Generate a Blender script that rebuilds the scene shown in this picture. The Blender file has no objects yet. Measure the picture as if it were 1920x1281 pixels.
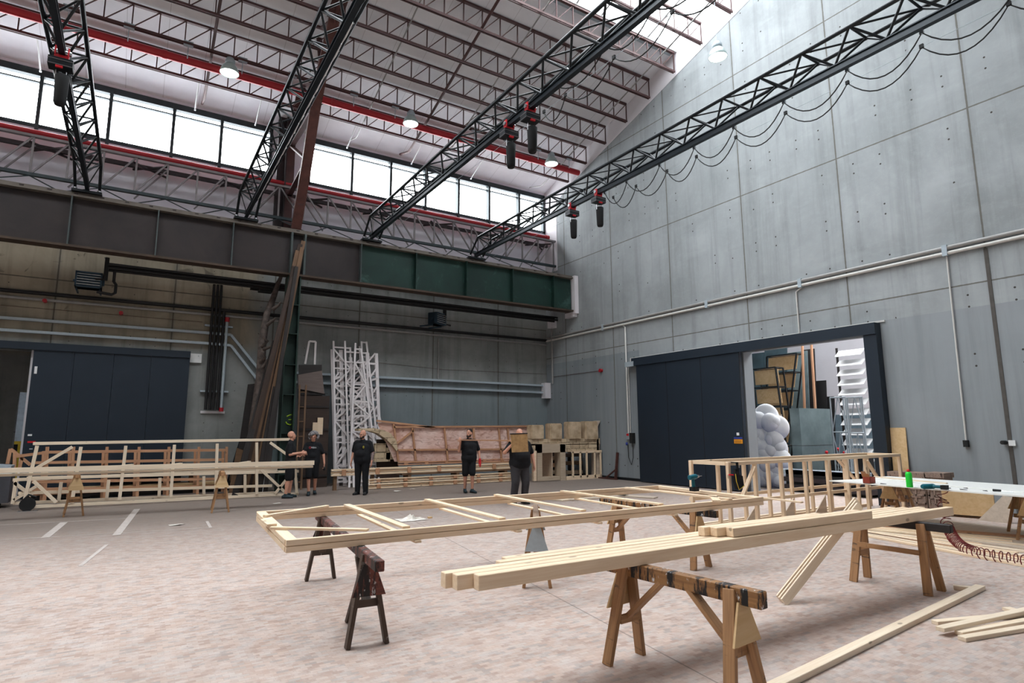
import bpy, bmesh, math, random
from mathutils import Vector as V, Matrix, Euler
random.seed(7)
SC = bpy.context.scene
COL = SC.collection
# ------------------------------------------------------------ camera
F_PX, YAW, PITCH, ROLL, EYE = 1114.35, 0.5634, 0.14934, -0.004776, 1.74
_f = V((math.sin(YAW)*math.cos(PITCH), math.cos(YAW)*math.cos(PITCH), math.sin(PITCH)))
_r = V((math.cos(YAW), -math.sin(YAW), 0)); _u = _r.cross(_f)
RT = math.cos(ROLL)*_r + math.sin(ROLL)*_u
UP = -math.sin(ROLL)*_r + math.cos(ROLL)*_u
cam_d = bpy.data.cameras.new('camera'); cam = bpy.data.objects.new('camera', cam_d); COL.objects.link(cam)
cam_d.sensor_width = 36; cam_d.lens = F_PX/1920*36; cam_d.clip_start = .05; cam_d.clip_end = 200
cam.matrix_world = Matrix(((RT.x, UP.x, -_f.x, 0), (RT.y, UP.y, -_f.y, 0), (RT.z, UP.z, -_f.z, EYE), (0, 0, 0, 1)))
SC.camera = cam
def ray(x, y): return RT*((x-960)/F_PX) - UP*((y-640.5)/F_PX) + _f
CAM = V((0, 0, EYE))
def FL(x, y, z=0.0): d = ray(x, y); return CAM + d*((z-EYE)/d.z)      # point at height z seen at a photo pixel
def WX(x, y, X): d = ray(x, y); return CAM + d*(X/d.x)
def WY(x, y, Y): d = ray(x, y); return CAM + d*(Y/d.y)
# ------------------------------------------------------------ light
SC.view_settings.view_transform = 'Standard'; SC.view_settings.look = 'None'
SC.view_settings.gamma = 1; SC.view_settings.use_curve_mapping = False
SC.view_settings.exposure = 0.95
SC.cycles.max_bounces = 8; SC.cycles.diffuse_bounces = 5; SC.cycles.transparent_max_bounces = 12
SC.cycles.use_denoising = True
SC.cycles.sample_clamp_indirect = 6
world = bpy.data.worlds.new('overcast_sky'); SC.world = world; world.use_nodes = True
bg = world.node_tree.nodes['Background']
bg.inputs[0].default_value = (.965, .98, 1.0, 1); bg.inputs[1].default_value = 7.5
def portal(name, loc, rot, sx, sy):
    l = bpy.data.lights.new(name, 'AREA'); l.shape = 'RECTANGLE'; l.size = sx; l.size_y = sy; l.cycles.is_portal = True
    o = bpy.data.objects.new(name, l); COL.objects.link(o); o.location = loc; o.rotation_euler = rot
    return o
portal('skylight_portal', (0.5, 9.5, 16.0), (math.radians(-16.7), 0, 0), 29, 7.2)
portal('clerestory_portal', (1.4, 20.95, 11.3), (math.radians(-90), 0, 0), 27, 1.6)
portal('annex_portal', (20, 9, 7.4), (0, 0, 0), 9, 12)
# ------------------------------------------------------------ helpers
def tag(o, label=None, cat=None, group=None, kind=None):
    if label: o['label'] = label
    if cat: o['category'] = cat
    if group: o['group'] = group
    if kind: o['kind'] = kind
    return o
def thing(name, label, cat, loc=(0, 0, 0), group=None, rz=0.0):
    o = bpy.data.objects.new(name, None); COL.objects.link(o)
    o.location = loc; o.rotation_euler = (0, 0, rz); o.empty_display_size = .1
    return tag(o, label, cat, group)
class MB:
    def __init__(s): s.v = []; s.f = []; s.sm = []
    def add(s, vs, fs, smooth=False):
        n = len(s.v); s.v += [V(a) for a in vs]; s.f += [tuple(i+n for i in f) for f in fs]; s.sm += [smooth]*len(fs); return s
    def box(s, a, b):
        x0, y0, z0 = [min(a[i], b[i]) for i in range(3)]; x1, y1, z1 = [max(a[i], b[i]) for i in range(3)]
        return s.add([(x0,y0,z0),(x1,y0,z0),(x1,y1,z0),(x0,y1,z0),(x0,y0,z1),(x1,y0,z1),(x1,y1,z1),(x0,y1,z1)],
                     [(0,3,2,1),(4,5,6,7),(0,1,5,4),(1,2,6,5),(2,3,7,6),(3,0,4,7)])
    def bar(s, p, q, w, h, up=(0, 0, 1)):
        m, L = frame_of(p, q, up)
        n = len(s.v); b = MB().box((0, -w/2, -h/2), (L, w/2, h/2))
        return s.add([m @ a for a in b.v], b.f)
    def tube(s, pts, r, n=8, cap=True, r2=None):
        pts = [V(p) for p in pts]; rings = []; N = len(pts)
        t = (pts[1]-pts[0]).normalized(); a = V((0, 0, 1)) if abs(t.z) < .9 else V((1, 0, 0))
        x = t.cross(a).normalized()
        vs = []
        for i, p in enumerate(pts):
            t = ((pts[min(i+1, N-1)]-pts[max(i-1, 0)])).normalized()
            x = (x - t*x.dot(t)).normalized(); y = t.cross(x)
            rr = r if r2 is None else r+(r2-r)*i/(N-1)
            if isinstance(r, (list, tuple)): rr = r[i]
            vs += [p + x*rr*math.cos(2*math.pi*k/n) + y*rr*math.sin(2*math.pi*k/n) for k in range(n)]
        fs = [(i*n+k, i*n+(k+1) % n, (i+1)*n+(k+1) % n, (i+1)*n+k) for i in range(N-1) for k in range(n)]
        s.add(vs, fs, True)
        if cap: s.add(vs[:n], [tuple(range(n-1, -1, -1))]); s.add(vs[-n:], [tuple(range(n))])
        return s
    def prism(s, poly, ext):
        ext = V(ext); P = [V(p) for p in poly]; n = len(P)
        nor = V((0, 0, 0))
        for i in range(n): nor += P[i].cross(P[(i+1) % n])
        if nor.dot(ext) > 0: P.reverse()
        return s.add(P+[p+ext for p in P], [tuple(range(n)), tuple(range(2*n-1, n-1, -1))] + [((i+1) % n, i, n+i, n+(i+1) % n) for i in range(n)])
    def lathe(s, prof, c=(0, 0, 0), n=20):
        c = V(c); vs = [c+V((r*math.cos(2*math.pi*k/n), r*math.sin(2*math.pi*k/n), z)) for r, z in prof for k in range(n)]
        fs = [(i*n+k, i*n+(k+1) % n, (i+1)*n+(k+1) % n, (i+1)*n+k) for i in range(len(prof)-1) for k in range(n)]
        return s.add(vs, fs, True)
    def ball(s, c, r, n=12, m=8):
        c = V(c); r = V(r) if isinstance(r, (tuple, list, V)) else V((r, r, r)); vs = []
        for j in range(m+1):
            ph = math.pi*j/m
            for k in range(n):
                th = 2*math.pi*k/n
                vs.append(c+V((r.x*math.sin(ph)*math.cos(th), r.y*math.sin(ph)*math.sin(th), -r.z*math.cos(ph))))
        return s.add(vs, [(j*n+k, j*n+(k+1) % n, (j+1)*n+(k+1) % n, (j+1)*n+k) for j in range(m) for k in range(n)], True)
    def mesh(s, name, org=(0, 0, 0)):
        org = V(org); me = bpy.data.meshes.new(name); me.from_pydata([v-org for v in s.v], [], s.f)
        me.polygons.foreach_set('use_smooth', s.sm); me.update(); return me
    def build(s, name, mat, parent=None, org=None):
        """world-coordinate vertices; origin at the parent's base or at org"""
        if org is None:
            org = parent_world(parent) if parent else V((sum(v.x for v in s.v)/len(s.v), sum(v.y for v in s.v)/len(s.v), min(v.z for v in s.v)))
        o = bpy.data.objects.new(name, s.mesh(name, org)); COL.objects.link(o)
        if mat: o.data.materials.append(mat)
        if parent: o.parent = parent; o.location = V(org)-parent_world(parent)
        else: o.location = org
        return o
def parent_world(o):
    p = V((0, 0, 0))
    while o is not None: p = p + V(o.location); o = o.parent
    return p
def frame_of(p, q, up=(0, 0, 1)):
    p = V(p); q = V(q); x = (q-p); L = x.length; x.normalize(); up = V(up)
    if abs(x.dot(up)) > .98: up = V((0, 1, 0)) if abs(x.y) < .9 else V((1, 0, 0))
    y = up.cross(x).normalized(); z = x.cross(y)
    return Matrix(((x.x, y.x, z.x, p.x), (x.y, y.y, z.y, p.y), (x.z, y.z, z.z, p.z), (0, 0, 0, 1))), L
CACHE = {}
def beam(name, p, q, w, h, mat, parent=None, up=(0, 0, 1), bevel=0.0, rnd=False):
    """one straight piece with its length along local X, so the grain follows it; equal pieces share a mesh"""
    m, L = frame_of(p, q, up); key = ('b', round(L, 3), w, h, mat.name, bevel, rnd)
    me = CACHE.get(key)
    if me is None:
        if rnd: b = MB().tube([(0, 0, 0), (L, 0, 0)], w/2, 8)
        else: b = MB().box((0, -w/2, -h/2), (L, w/2, h/2))
        me = b.mesh(name); me.materials.append(mat)
        if bevel:
            bm = bmesh.new(); bm.from_mesh(me); bmesh.ops.bevel(bm, geom=bm.edges[:], offset=bevel, segments=1, affect='EDGES'); bm.to_mesh(me); bm.free()
        CACHE[key] = me
    o = bpy.data.objects.new(name, me); COL.objects.link(o)
    if parent:
        o.parent = parent; m = Matrix.Translation(-parent_world(parent)) @ m
    o.matrix_local = m
    return o
def rod(name, p, q, r, mat, parent=None): return beam(name, p, q, 2*r, 2*r, mat, parent, rnd=True)
def copy_tree(o, parent=None):
    c = o.copy(); COL.objects.link(c); c.parent = parent
    if parent: c.matrix_parent_inverse = o.matrix_parent_inverse.copy()
    for ch in [x for x in KIDS.get(o.name, [])]: copy_tree(ch, c)
    return c
KIDS = {}
def dup(o, loc, rz=None, label=None, group=None):
    KIDS.clear()
    for x in bpy.data.objects:
        if x.parent: KIDS.setdefault(x.parent.name, []).append(x)
    c = copy_tree(o); c.location = loc
    if rz is not None: c.rotation_euler = (0, 0, rz)
    tag(c, label, None, group); return c
# ------------------------------------------------------------ materials
class NT:
    def __init__(s, name):
        s.m = bpy.data.materials.new(name); s.m.use_nodes = True; s.t = s.m.node_tree; s.b = s.t.nodes['Principled BSDF']
    def n(s, typ, **kw):
        x = s.t.nodes.new(typ)
        for k, v in kw.items(): setattr(x, k, v)
        return x
    def l(s, a, b): s.t.links.new(a, b)
    def inp(s, sock, v):
        if hasattr(v, 'is_linked') or hasattr(v, 'links'): s.l(v, sock)
        else: sock.default_value = v
    def math(s, op, a, b=0.0, c=None):
        x = s.n('ShaderNodeMath', operation=op); s.inp(x.inputs[0], a); s.inp(x.inputs[1], b)
        if c is not None: s.inp(x.inputs[2], c)
        return x.outputs[0]
    def mix(s, f, a, b, mode='MIX'):
        x = s.n('ShaderNodeMix', data_type='RGBA', blend_type=mode)
        s.inp(x.inputs[0], f)
        for i, v in ((6, a), (7, b)):
            if isinstance(v, tuple): x.inputs[i].default_value = (*v[:3], 1)
            else: s.l(v, x.inputs[i])
        return x.outputs[2]
    def coord(s, kind='Object'):
        return s.n('ShaderNodeNewGeometry').outputs['Position'] if kind == 'World' else s.n('ShaderNodeTexCoord').outputs[kind]
    def scale(s, c, sc, off=(0, 0, 0)):
        x = s.n('ShaderNodeMapping'); s.l(c, x.inputs[0]); x.inputs['Scale'].default_value = sc; x.inputs['Location'].default_value = off; return x.outputs[0]
    def noise(s, c, scale=5, detail=4, rough=.55, dist=0):
        x = s.n('ShaderNodeTexNoise'); s.l(c, x.inputs['Vector']); x.inputs['Scale'].default_value = scale
        x.inputs['Detail'].default_value = detail; x.inputs['Roughness'].default_value = rough; x.inputs['Distortion'].default_value = dist; return x.outputs[0]
    def ramp(s, f, a, b):
        x = s.n('ShaderNodeMapRange'); s.l(f, x.inputs[0]); x.inputs[1].default_value = a; x.inputs[2].default_value = b; x.clamp = True; return x.outputs[0]
    def bump(s, h, st=.3, d=.01):
        x = s.n('ShaderNodeBump'); x.inputs[0].default_value = st; x.inputs[1].default_value = d; s.l(h, x.inputs['Height']); s.l(x.outputs[0], s.b.inputs['Normal'])
    def set(s, col=None, rough=.6, metal=0, spec=.4):
        if col is not None:
            if isinstance(col, tuple): s.b.inputs['Base Color'].default_value = (*col[:3], 1)
            else: s.l(col, s.b.inputs['Base Color'])
        s.inp(s.b.inputs['Roughness'], rough); s.inp(s.b.inputs['Metallic'], metal); s.b.inputs['Specular IOR Level'].default_value = spec
        return s.m
def L(r, g, b):    # sRGB 0-255 to linear
    f = lambda c: (c/255/12.92 if c <= 10 else ((c/255+.055)/1.055)**2.4)
    return (f(r), f(g), f(b))
def plain(name, c, rough=.55, metal=0, var=.12, sc=6, c2=None, bump=0.0, coord='Object', spec=.4):
    t = NT(name); n = t.noise(t.coord(coord), sc)
    c2 = c2 or tuple(x*(1-var*2) for x in c)
    t.set(t.mix(t.ramp(n, .3, .7), c, c2), rough, metal, spec)
    if bump: t.bump(n, bump)
    return t.m
def wood(name, c1, c2, knots=True, sc=1.0, rough=.6, stain=None):
    t = NT(name); oc = t.coord('Object'); rn = t.n('ShaderNodeObjectInfo').outputs['Random']
    off = t.n('ShaderNodeCombineXYZ'); t.l(t.math('MULTIPLY', rn, 37.0), off.inputs[0]); t.l(t.math('MULTIPLY', rn, 11.0), off.inputs[1])
    va = t.n('ShaderNodeVectorMath', operation='ADD'); t.l(oc, va.inputs[0]); t.l(off.outputs[0], va.inputs[1]); oc = va.outputs[0]
    g = t.noise(t.scale(oc, (1.2*sc, 26*sc, 26*sc)), 1.6, 5, .6, .6)
    col = t.mix(t.ramp(g, .32, .68), c1, c2)
    b = t.noise(oc, .9, 2); col = t.mix(t.math('MULTIPLY', t.ramp(b, .4, .7), .35), col, tuple(x*.8 for x in c2))
    col = t.mix(t.math('MULTIPLY', rn, .3), col, tuple(x*.82 for x in c1))
    if knots:
        vo = t.n('ShaderNodeTexVoronoi'); t.l(t.scale(oc, (2.2, 5, 5)), vo.inputs['Vector']); vo.inputs['Scale'].default_value = 1.0
        k = t.ramp(vo.outputs['Distance'], .10, .06); col = t.mix(t.math('MULTIPLY', k, .75), col, tuple(x*.35 for x in c2))
    if stain:
        n3 = t.noise(t.scale(oc, (9, 4, 1.5)), 1.5, 6, .7); col = t.mix(t.ramp(n3, stain[0], stain[0]+.06), col, stain[1])
        if len(stain) > 2:
            n4 = t.noise(t.scale(oc, (22, 9, 9)), 1.2, 4, .6); col = t.mix(t.ramp(n4, .62, .66), col, stain[2])
    t.set(col, rough); t.bump(g, .12); return t.m
M = {}
def concrete(name, base, dark, axis, vstart, vstep, hlines, holes=True, warm=None, paint=None, dirt=.5):
    """axis: world coordinate that runs along the wall (0 = X, 1 = Y). Panel joints, tie holes, drips and stains of cast concrete"""
    t = NT(name); P = t.coord('World'); sx = t.n('ShaderNodeSeparateXYZ'); t.l(P, sx.inputs[0])
    u = sx.outputs[axis]; z = sx.outputs[2]
    n1 = t.noise(P, .55, 6, .62, .4)
    sc = (3.2, .3, .16) if axis == 0 else (.3, 3.2, .16)
    n2 = t.noise(t.scale(P, sc), 1.0, 5, .65, .2)
    n3 = t.noise(P, 7, 5, .7)
    n5 = t.noise(t.scale(P, (.5, .5, 2.5)), 1.3, 4)
    col = t.mix(t.ramp(n1, .33, .68), base, dark)
    col = t.mix(t.math('MULTIPLY', t.ramp(n2, .5, .72), dirt), col, tuple(x*.62 for x in dark))
    col = t.mix(t.math('MULTIPLY', t.ramp(n3, .5, .75), .25), col, tuple(x*1.12 for x in base))
    col = t.mix(t.math('MULTIPLY', t.ramp(n5, .58, .72), .2), col, tuple(x*1.2 for x in base))
    # per panel tint
    cell = t.math('FLOOR', t.math('DIVIDE', t.math('SUBTRACT', u, vstart), vstep))
    wn = t.n('ShaderNodeTexWhiteNoise', noise_dimensions='2D'); cb = t.n('ShaderNodeCombineXYZ'); t.l(cell, cb.inputs[0])
    zz = t.math('GREATER_THAN', z, hlines[0])
    for h in hlines[1:]: zz = t.math('ADD', zz, t.math('GREATER_THAN', z, h))
    t.l(zz, cb.inputs[1]); t.l(cb.outputs[0], wn.inputs['Vector'])
    col = t.mix(t.math('MULTIPLY', wn.outputs['Value'], .22), col, tuple(x*.7 for x in dark))
    if warm:
        fac = t.math('MULTIPLY', t.ramp(t.math('ADD', u, t.math('MULTIPLY', n1, 1.2)), warm[0], warm[0]-.5), t.ramp(t.math('ADD', z, t.math('MULTIPLY', n3, .3)), warm[1], warm[1]+.35))
        wc = t.mix(t.ramp(n1, .35, .65), warm[2], warm[3]); wc = t.mix(t.math('MULTIPLY', t.ramp(n2, .5, .66), .4), wc, tuple(x*.55 for x in warm[3]))
        vo = t.noise(P, 1.4, 3, .5, 1.5); wc = t.mix(t.math('MULTIPLY', t.ramp(vo, .66, .70), .75), wc, tuple(x*.5 for x in warm[3]))
        col = t.mix(fac, col, wc)
    if paint:
        for (z0, u0, pc) in paint:
            fac = t.math('MULTIPLY', t.ramp(t.math('ADD', z, t.math('MULTIPLY', n3, .02)), z0+.01, z0), t.math('GREATER_THAN', u, u0))
            pc2 = t.mix(t.ramp(n2, .42, .72), pc, tuple(x*.8 for x in pc)); col = t.mix(t.math('MULTIPLY', fac, .7), col, pc2)
    # joints
    fr = t.math('FRACT', t.math('DIVIDE', t.math('SUBTRACT', u, vstart), vstep))
    dv = t.math('MULTIPLY', t.math('MINIMUM', fr, t.math('SUBTRACT', 1.0, fr)), vstep)
    jag = t.math('MULTIPLY', t.noise(P, 9, 3), .016)
    line = t.math('LESS_THAN', dv, t.math('ADD', .010, jag))
    for h in hlines:
        line = t.math('MAXIMUM', line, t.math('LESS_THAN', t.math('ABSOLUTE', t.math('SUBTRACT', z, h)), t.math('ADD', .008, jag)))
    near = t.ramp(dv, .10, .02)
    col = t.mix(t.math('MULTIPLY', near, .3), col, tuple(x*.8 for x in dark))
    col = t.mix(t.math('MULTIPLY', line, .85), col, (dark[0]*.42, dark[1]*.36, dark[2]*.29))
    if holes:
        a = t.math('ABSOLUTE', t.math('SUBTRACT', t.math('FRACT', t.math('DIVIDE', t.math('SUBTRACT', u, vstart), vstep/2)), .5))
        b = t.math('ABSOLUTE', t.math('SUBTRACT', t.math('FRACT', t.math('DIVIDE', z, 1.27)), .5))
        a = t.math('MULTIPLY', t.math('SUBTRACT', a, .22), vstep/2); b = t.math('MULTIPLY', t.math('SUBTRACT', b, .1), 1.27)
        d = t.math('ADD', t.math('MULTIPLY', a, a), t.math('MULTIPLY', b, b))
        col = t.mix(t.math('LESS_THAN', t.math('ADD', d, t.math('MULTIPLY', t.math('LESS_THAN', t.noise(t.scale(P, (.9, .9, .9)), .8, 1), .5), 1.0)), .00045 if axis else .0002), col, (.05, .045, .04))
    t.set(col, .75, 0, .25); t.bump(t.math('SUBTRACT', t.math('MULTIPLY', n3, .4), line), .25, .01)
    return t.m
M['conc_right'] = concrete('concrete_right', L(165, 170, 172), L(140, 145, 147), 1, 4.9, 2.9, [4.8, 8.68, 12.6], paint=[(4.55, 15.2, L(128, 138, 143)), (4.3, -30, L(140, 146, 151))])
M['conc_back'] = concrete('concrete_back', L(150, 152, 150), L(118, 121, 120), 0, .78, 2.92, [6.05], holes=True, warm=(4.0, 4.35, L(162, 152, 134), L(128, 119, 104)), paint=[(3.66, 4.3, L(122, 134, 140))], dirt=.6)
M['plaster'] = plain('white_plaster', L(222, 218, 222), .8, var=.04, sc=1.5, coord='World')
M['upper_wall'] = plain('upper_wall_plaster', L(240, 236, 244), .85, var=.08, sc=.8, coord='World', c2=L(220, 216, 226))
def floor_mat():
    t = NT('end_grain_block_floor'); P = t.coord('World')
    br = t.n('ShaderNodeTexBrick'); t.l(P, br.inputs['Vector']); br.inputs['Scale'].default_value = 1.0
    br.inputs['Brick Width'].default_value = .085; br.inputs['Row Height'].default_value = .04; br.inputs['Mortar Size'].default_value = .0016
    br.inputs['Color1'].default_value = (0, 0, 0, 1); br.inputs['Color2'].default_value = (1, 1, 1, 1); br.inputs['Mortar'].default_value = (.35, .35, .35, 1); br.inputs['Bias'].default_value = -.1
    sep = t.n('ShaderNodeSeparateColor'); t.l(br.outputs['Color'], sep.inputs[0]); rnd = sep.outputs[0]
    cr = t.n('ShaderNodeValToRGB'); t.l(rnd, cr.inputs[0]); e = cr.color_ramp; e.elements[0].position = 0; e.elements[0].color = (*L(150, 116, 98), 1); e.elements[1].position = 1; e.elements[1].color = (*L(180, 164, 152), 1)
    for p, c in ((.25, L(194, 168, 152)), (.5, L(168, 134, 116)), (.7, L(186, 172, 162)), (.85, L(134, 122, 118))):
        x = e.elements.new(p); x.color = (*c, 1)
    base = L(188, 177, 171)
    col = t.mix(.62, base, cr.outputs[0])
    big = t.noise(P, .28, 5, .6, .5); col = t.mix(t.math('MULTIPLY', t.ramp(big, .42, .68), .38), col, L(150, 136, 128))
    sm = t.noise(P, 5, 6, .75); col = t.mix(t.math('MULTIPLY', t.ramp(sm, .46, .60), .5), col, L(198, 188, 183))
    sc = t.noise(t.scale(P, (2.5, 14, 1)), 1.4, 6, .75, 1.2); col = t.mix(t.math('MULTIPLY', t.ramp(sc, .6, .74), .35), col, L(200, 194, 190))
    sp = t.noise(P, 26, 3, .6); col = t.mix(t.math('MULTIPLY', t.ramp(sp, .66, .72), .5), col, L(112, 98, 92))
    col = t.mix(t.math('MULTIPLY', br.outputs['Fac'], .22), col, L(104, 92, 86))
    s = t.n('ShaderNodeSeparateXYZ'); t.l(P, s.inputs[0])
    ln = t.math('LESS_THAN', t.math('ABSOLUTE', t.math('SUBTRACT', s.outputs[0], t.math('ADD', 3.12, t.math('MULTIPLY', s.outputs[1], .15)))), .008)
    col = t.mix(t.math('MULTIPLY', ln, .6), col, L(96, 88, 82))
    far = t.ramp(s.outputs[1], 9.5, 14.5); col = t.mix(t.math('MULTIPLY', far, .75), col, L(108, 99, 93))  # light falloff painted in: floor colour darkens toward the back wall
    t.set(col, t.ramp(big, .2, .8), 0, .3); t.b.inputs['Roughness'].default_value = .5
    rr = t.math('ADD', t.math('MULTIPLY', sm, .25), .42); t.l(rr, t.b.inputs['Roughness'])
    t.bump(t.math('ADD', rnd, t.math('MULTIPLY', sm, .6)), .12, .004); return t.m
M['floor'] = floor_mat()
M['pine'] = wood('fresh_pine', L(244, 222, 194), L(230, 200, 164))
M['pine_pale'] = wood('pale_sawn_pine', L(240, 224, 202), L(224, 202, 174))
M['pine_red'] = wood('reddish_stage_timber', L(206, 160, 126), L(168, 116, 82))
M['horse'] = wood('worn_trestle_wood', L(186, 142, 100), L(140, 102, 70), stain=(.58, L(98, 78, 62)))
M['horse_grey'] = wood('grey_weathered_trestle_wood', L(150, 124, 104), L(108, 86, 70), stain=(.6, L(70, 56, 48)))
M['horse_paint'] = wood('paint_crusted_beam', L(168, 122, 76), L(120, 84, 52), knots=False, stain=(.5, L(24, 22, 22), L(205, 205, 208)))
M['horse_red'] = wood('red_paint_crusted_wood', L(128, 66, 54), L(74, 46, 38), knots=False, stain=(.47, L(34, 27, 25), L(180, 176, 174)))
M['horse_dark'] = wood('tar_dark_trestle_wood', L(92, 74, 62), L(54, 42, 36), knots=False, stain=(.6, L(150, 140, 134)))
M['ply'] = wood('plywood', L(222, 192, 148), L(202, 166, 118), knots=False, sc=.3)
M['ply_grey'] = wood('greyed_plywood', L(206, 190, 172), L(180, 164, 148), knots=False, sc=.3)
M['dark_plank'] = wood('dark_stained_plank', L(72, 55, 46), L(42, 32, 28))
M['mid_plank'] = wood('brown_old_plank', L(132, 102, 76), L(92, 68, 50))
M['black_wood'] = wood('black_stained_wood', L(50, 44, 42), L(30, 27, 27), knots=False)
M['white_wood'] = wood('white_painted_lath', L(232, 226, 226), L(204, 196, 196), knots=False, stain=(.7, L(140, 118, 100)))
M['steel_black'] = plain('black_truss_paint', L(24, 30, 35), .4, .2, .1, 9)
M['steel_rail'] = plain('dark_blue_rail_steel', L(34, 42, 49), .34, .3, .1, 9)
M['brown_steel'] = plain('red_brown_roof_steel', L(84, 56, 55), .55, .15, .15, 4)
M['rivet_steel'] = plain('riveted_oxide_steel', L(92, 56, 50), .6, .2, .18, 5)
M['grey_steel'] = plain('grey_lattice_steel', L(134, 128, 130), .5, .3, .1, 4)
M['dark_steel'] = plain('dark_old_steel', L(58, 50, 52), .6, .3, .15, 4)
M['galv'] = plain('galvanised_steel', L(170, 182, 190), .45, .1, .06, 15)
M['black_pipe'] = plain('black_pipe_lagging', L(26, 24, 26), .55, 0, .1, 8)
M['grey_pipe'] = plain('grey_painted_pipe', L(150, 148, 146), .5, .1, .08, 8)
M['white_pipe'] = plain('white_painted_pipe', L(206, 204, 200), .5, .0, .05, 8)
M['red_pipe'] = plain('red_sprinkler_pipe', L(176, 34, 44), .35, .1, .12, 3)
M['red'] = plain('bright_red', L(206, 30, 42), .4)
M['door_blue'] = plain('dark_blue_door_panel', L(31, 42, 54), .5, .1, .06, 1.2, bump=.02)
M['frame_dark'] = plain('window_frame_green_grey', L(52, 62, 66), .5, .2, .08, 6)
M['black_cloth'] = plain('black_cotton', L(20, 21, 26), .9, 0, .15, 14, bump=.1)
M['bag'] = plain('black_chain_bag', L(18, 18, 20), .85, 0, .15, 10, bump=.3)
M['rubber'] = plain('black_rubber', L(24, 24, 25), .7)
M['teal'] = plain('teal_tool_plastic', L(0, 96, 112), .45)
M['chrome'] = plain('bright_metal', L(190, 192, 196), .25, .9, .05)
M['white'] = plain('white_enamel', L(226, 228, 228), .45, 0, .04)
M['cream'] = plain('pale_louvre_slat', L(224, 226, 226), .5, 0, .04)
M['heater'] = plain('heater_blue_grey_casing', L(54, 74, 90), .45, .2, .1)
M['yellow'] = plain('yellow_paint', L(222, 190, 60), .5)
M['orange'] = plain('orange_sign', L(240, 160, 40), .5)
M['blue'] = plain('blue_sign', L(50, 66, 150), .5)
M['green_fl'] = plain('fluorescent_green_can', L(30, 215, 60), .4, 0, .04)
M['lime'] = plain('lime_spray_mark', L(200, 240, 60), .6, 0, .02)
M['card'] = plain('cardboard', L(176, 122, 84), .8)
M['card_red'] = plain('red_brown_carton_print', L(150, 64, 48), .7)
M['grey_box'] = plain('grey_blue_painted_board', L(112, 128, 130), .6, 0, .15, 2, c2=L(84, 100, 104))
M['tape'] = plain('pale_floor_tape', L(196, 186, 180), .7, 0, .1, 12)
M['paper'] = plain('crumpled_paper', L(226, 220, 210), .9)
M['pinkpanel'] = None
def pink_mat():
    t = NT('pink_brushed_canvas'); P = t.coord('Object'); n = t.noise(P, 1.5, 5, .6, 1.2); n2 = t.noise(t.scale(P, (1, 1, 3)), 2.5, 4, .6, 2)
    c = t.mix(t.ramp(n, .35, .65), L(234, 208, 198), L(206, 164, 148)); c = t.mix(t.math('MULTIPLY', t.ramp(n2, .5, .66), .6), c, L(150, 96, 74)); t.set(c, .8); return t.m
M['pinkpanel'] = pink_mat()
def stone_mat():
    t = NT('painted_stone_blocks'); P = t.coord('World'); s = t.n('ShaderNodeSeparateXYZ'); t.l(P, s.inputs[0])
    cb = t.n('ShaderNodeCombineXYZ'); t.l(s.outputs[0], cb.inputs[0]); t.l(s.outputs[2], cb.inputs[1])
    br = t.n('ShaderNodeTexBrick'); t.l(cb.outputs[0], br.inputs['Vector']); br.inputs['Scale'].default_value = 1; br.inputs['Brick Width'].default_value = .42; br.inputs['Row Height'].default_value = .22
    br.inputs['Mortar Size'].default_value = .012; br.inputs['Mortar Smooth'].default_value = .4; br.offset = .37
    br.inputs['Color1'].default_value = (*L(206, 184, 154), 1); br.inputs['Color2'].default_value = (*L(164, 142, 116), 1); br.inputs['Mortar'].default_value = (*L(92, 78, 64), 1)
    n = t.noise(P, 5, 6, .7, .8); c = t.mix(t.math('MULTIPLY', t.ramp(n, .42, .62), .6), br.outputs['Color'], L(208, 188, 156))
    n2 = t.noise(P, 2.2, 5, .6, 2); c = t.mix(t.math('MULTIPLY', t.ramp(n2, .58, .7), .6), c, L(112, 92, 66))
    t.set(c, .85); t.bump(n, .5, .02); return t.m
M['stone'] = stone_mat()
M['stone_plain'] = plain('rough_beige_stone', L(206, 184, 156), .85, 0, .25, 4, c2=L(160, 138, 110), bump=.8)
def girder_mat():
    t = NT('girder_web_paint'); P = t.coord('World'); s = t.n('ShaderNodeSeparateXYZ'); t.l(P, s.inputs[0])
    n = t.noise(P, .8, 6, .65, .5); n2 = t.noise(t.scale(P, (1.0, 1, .6)), 1.6, 6, .7, .5)
    br = t.mix(t.ramp(n, .35, .65), L(54, 46, 45), L(40, 35, 36)); gr = t.mix(t.ramp(n, .35, .65), L(27, 57, 50), L(21, 44, 39))
    gr = t.mix(t.math('MULTIPLY', t.ramp(n2, .56, .74), .5), gr, L(92, 128, 120))
    c = t.mix(t.math('GREATER_THAN', s.outputs[0], 5.9), br, gr); t.set(c, .5, .1); return t.m
M['girder'] = girder_mat()
M['green_steel'] = plain('dark_green_column_paint', L(36, 60, 52), .5, .1, .15, 2, c2=L(26, 44, 40))
def glass_mat():
    t = NT('hazy_window_glass'); nt = t.t; nt.nodes.remove(t.b); out = [x for x in nt.nodes if x.type == 'OUTPUT_MATERIAL'][0]
    tr = t.n('ShaderNodeBsdfTransparent'); tr.inputs[0].default_value = (.95, .97, .98, 1); gl = t.n('ShaderNodeBsdfGlossy'); gl.inputs['Roughness'].default_value = .05
    mx = t.n('ShaderNodeMixShader'); mx.inputs[0].default_value = .04; t.l(tr.outputs[0], mx.inputs[1]); t.l(gl.outputs[0], mx.inputs[2]); t.l(mx.outputs[0], out.inputs[0]); return t.m
M['glass'] = glass_mat()
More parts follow.
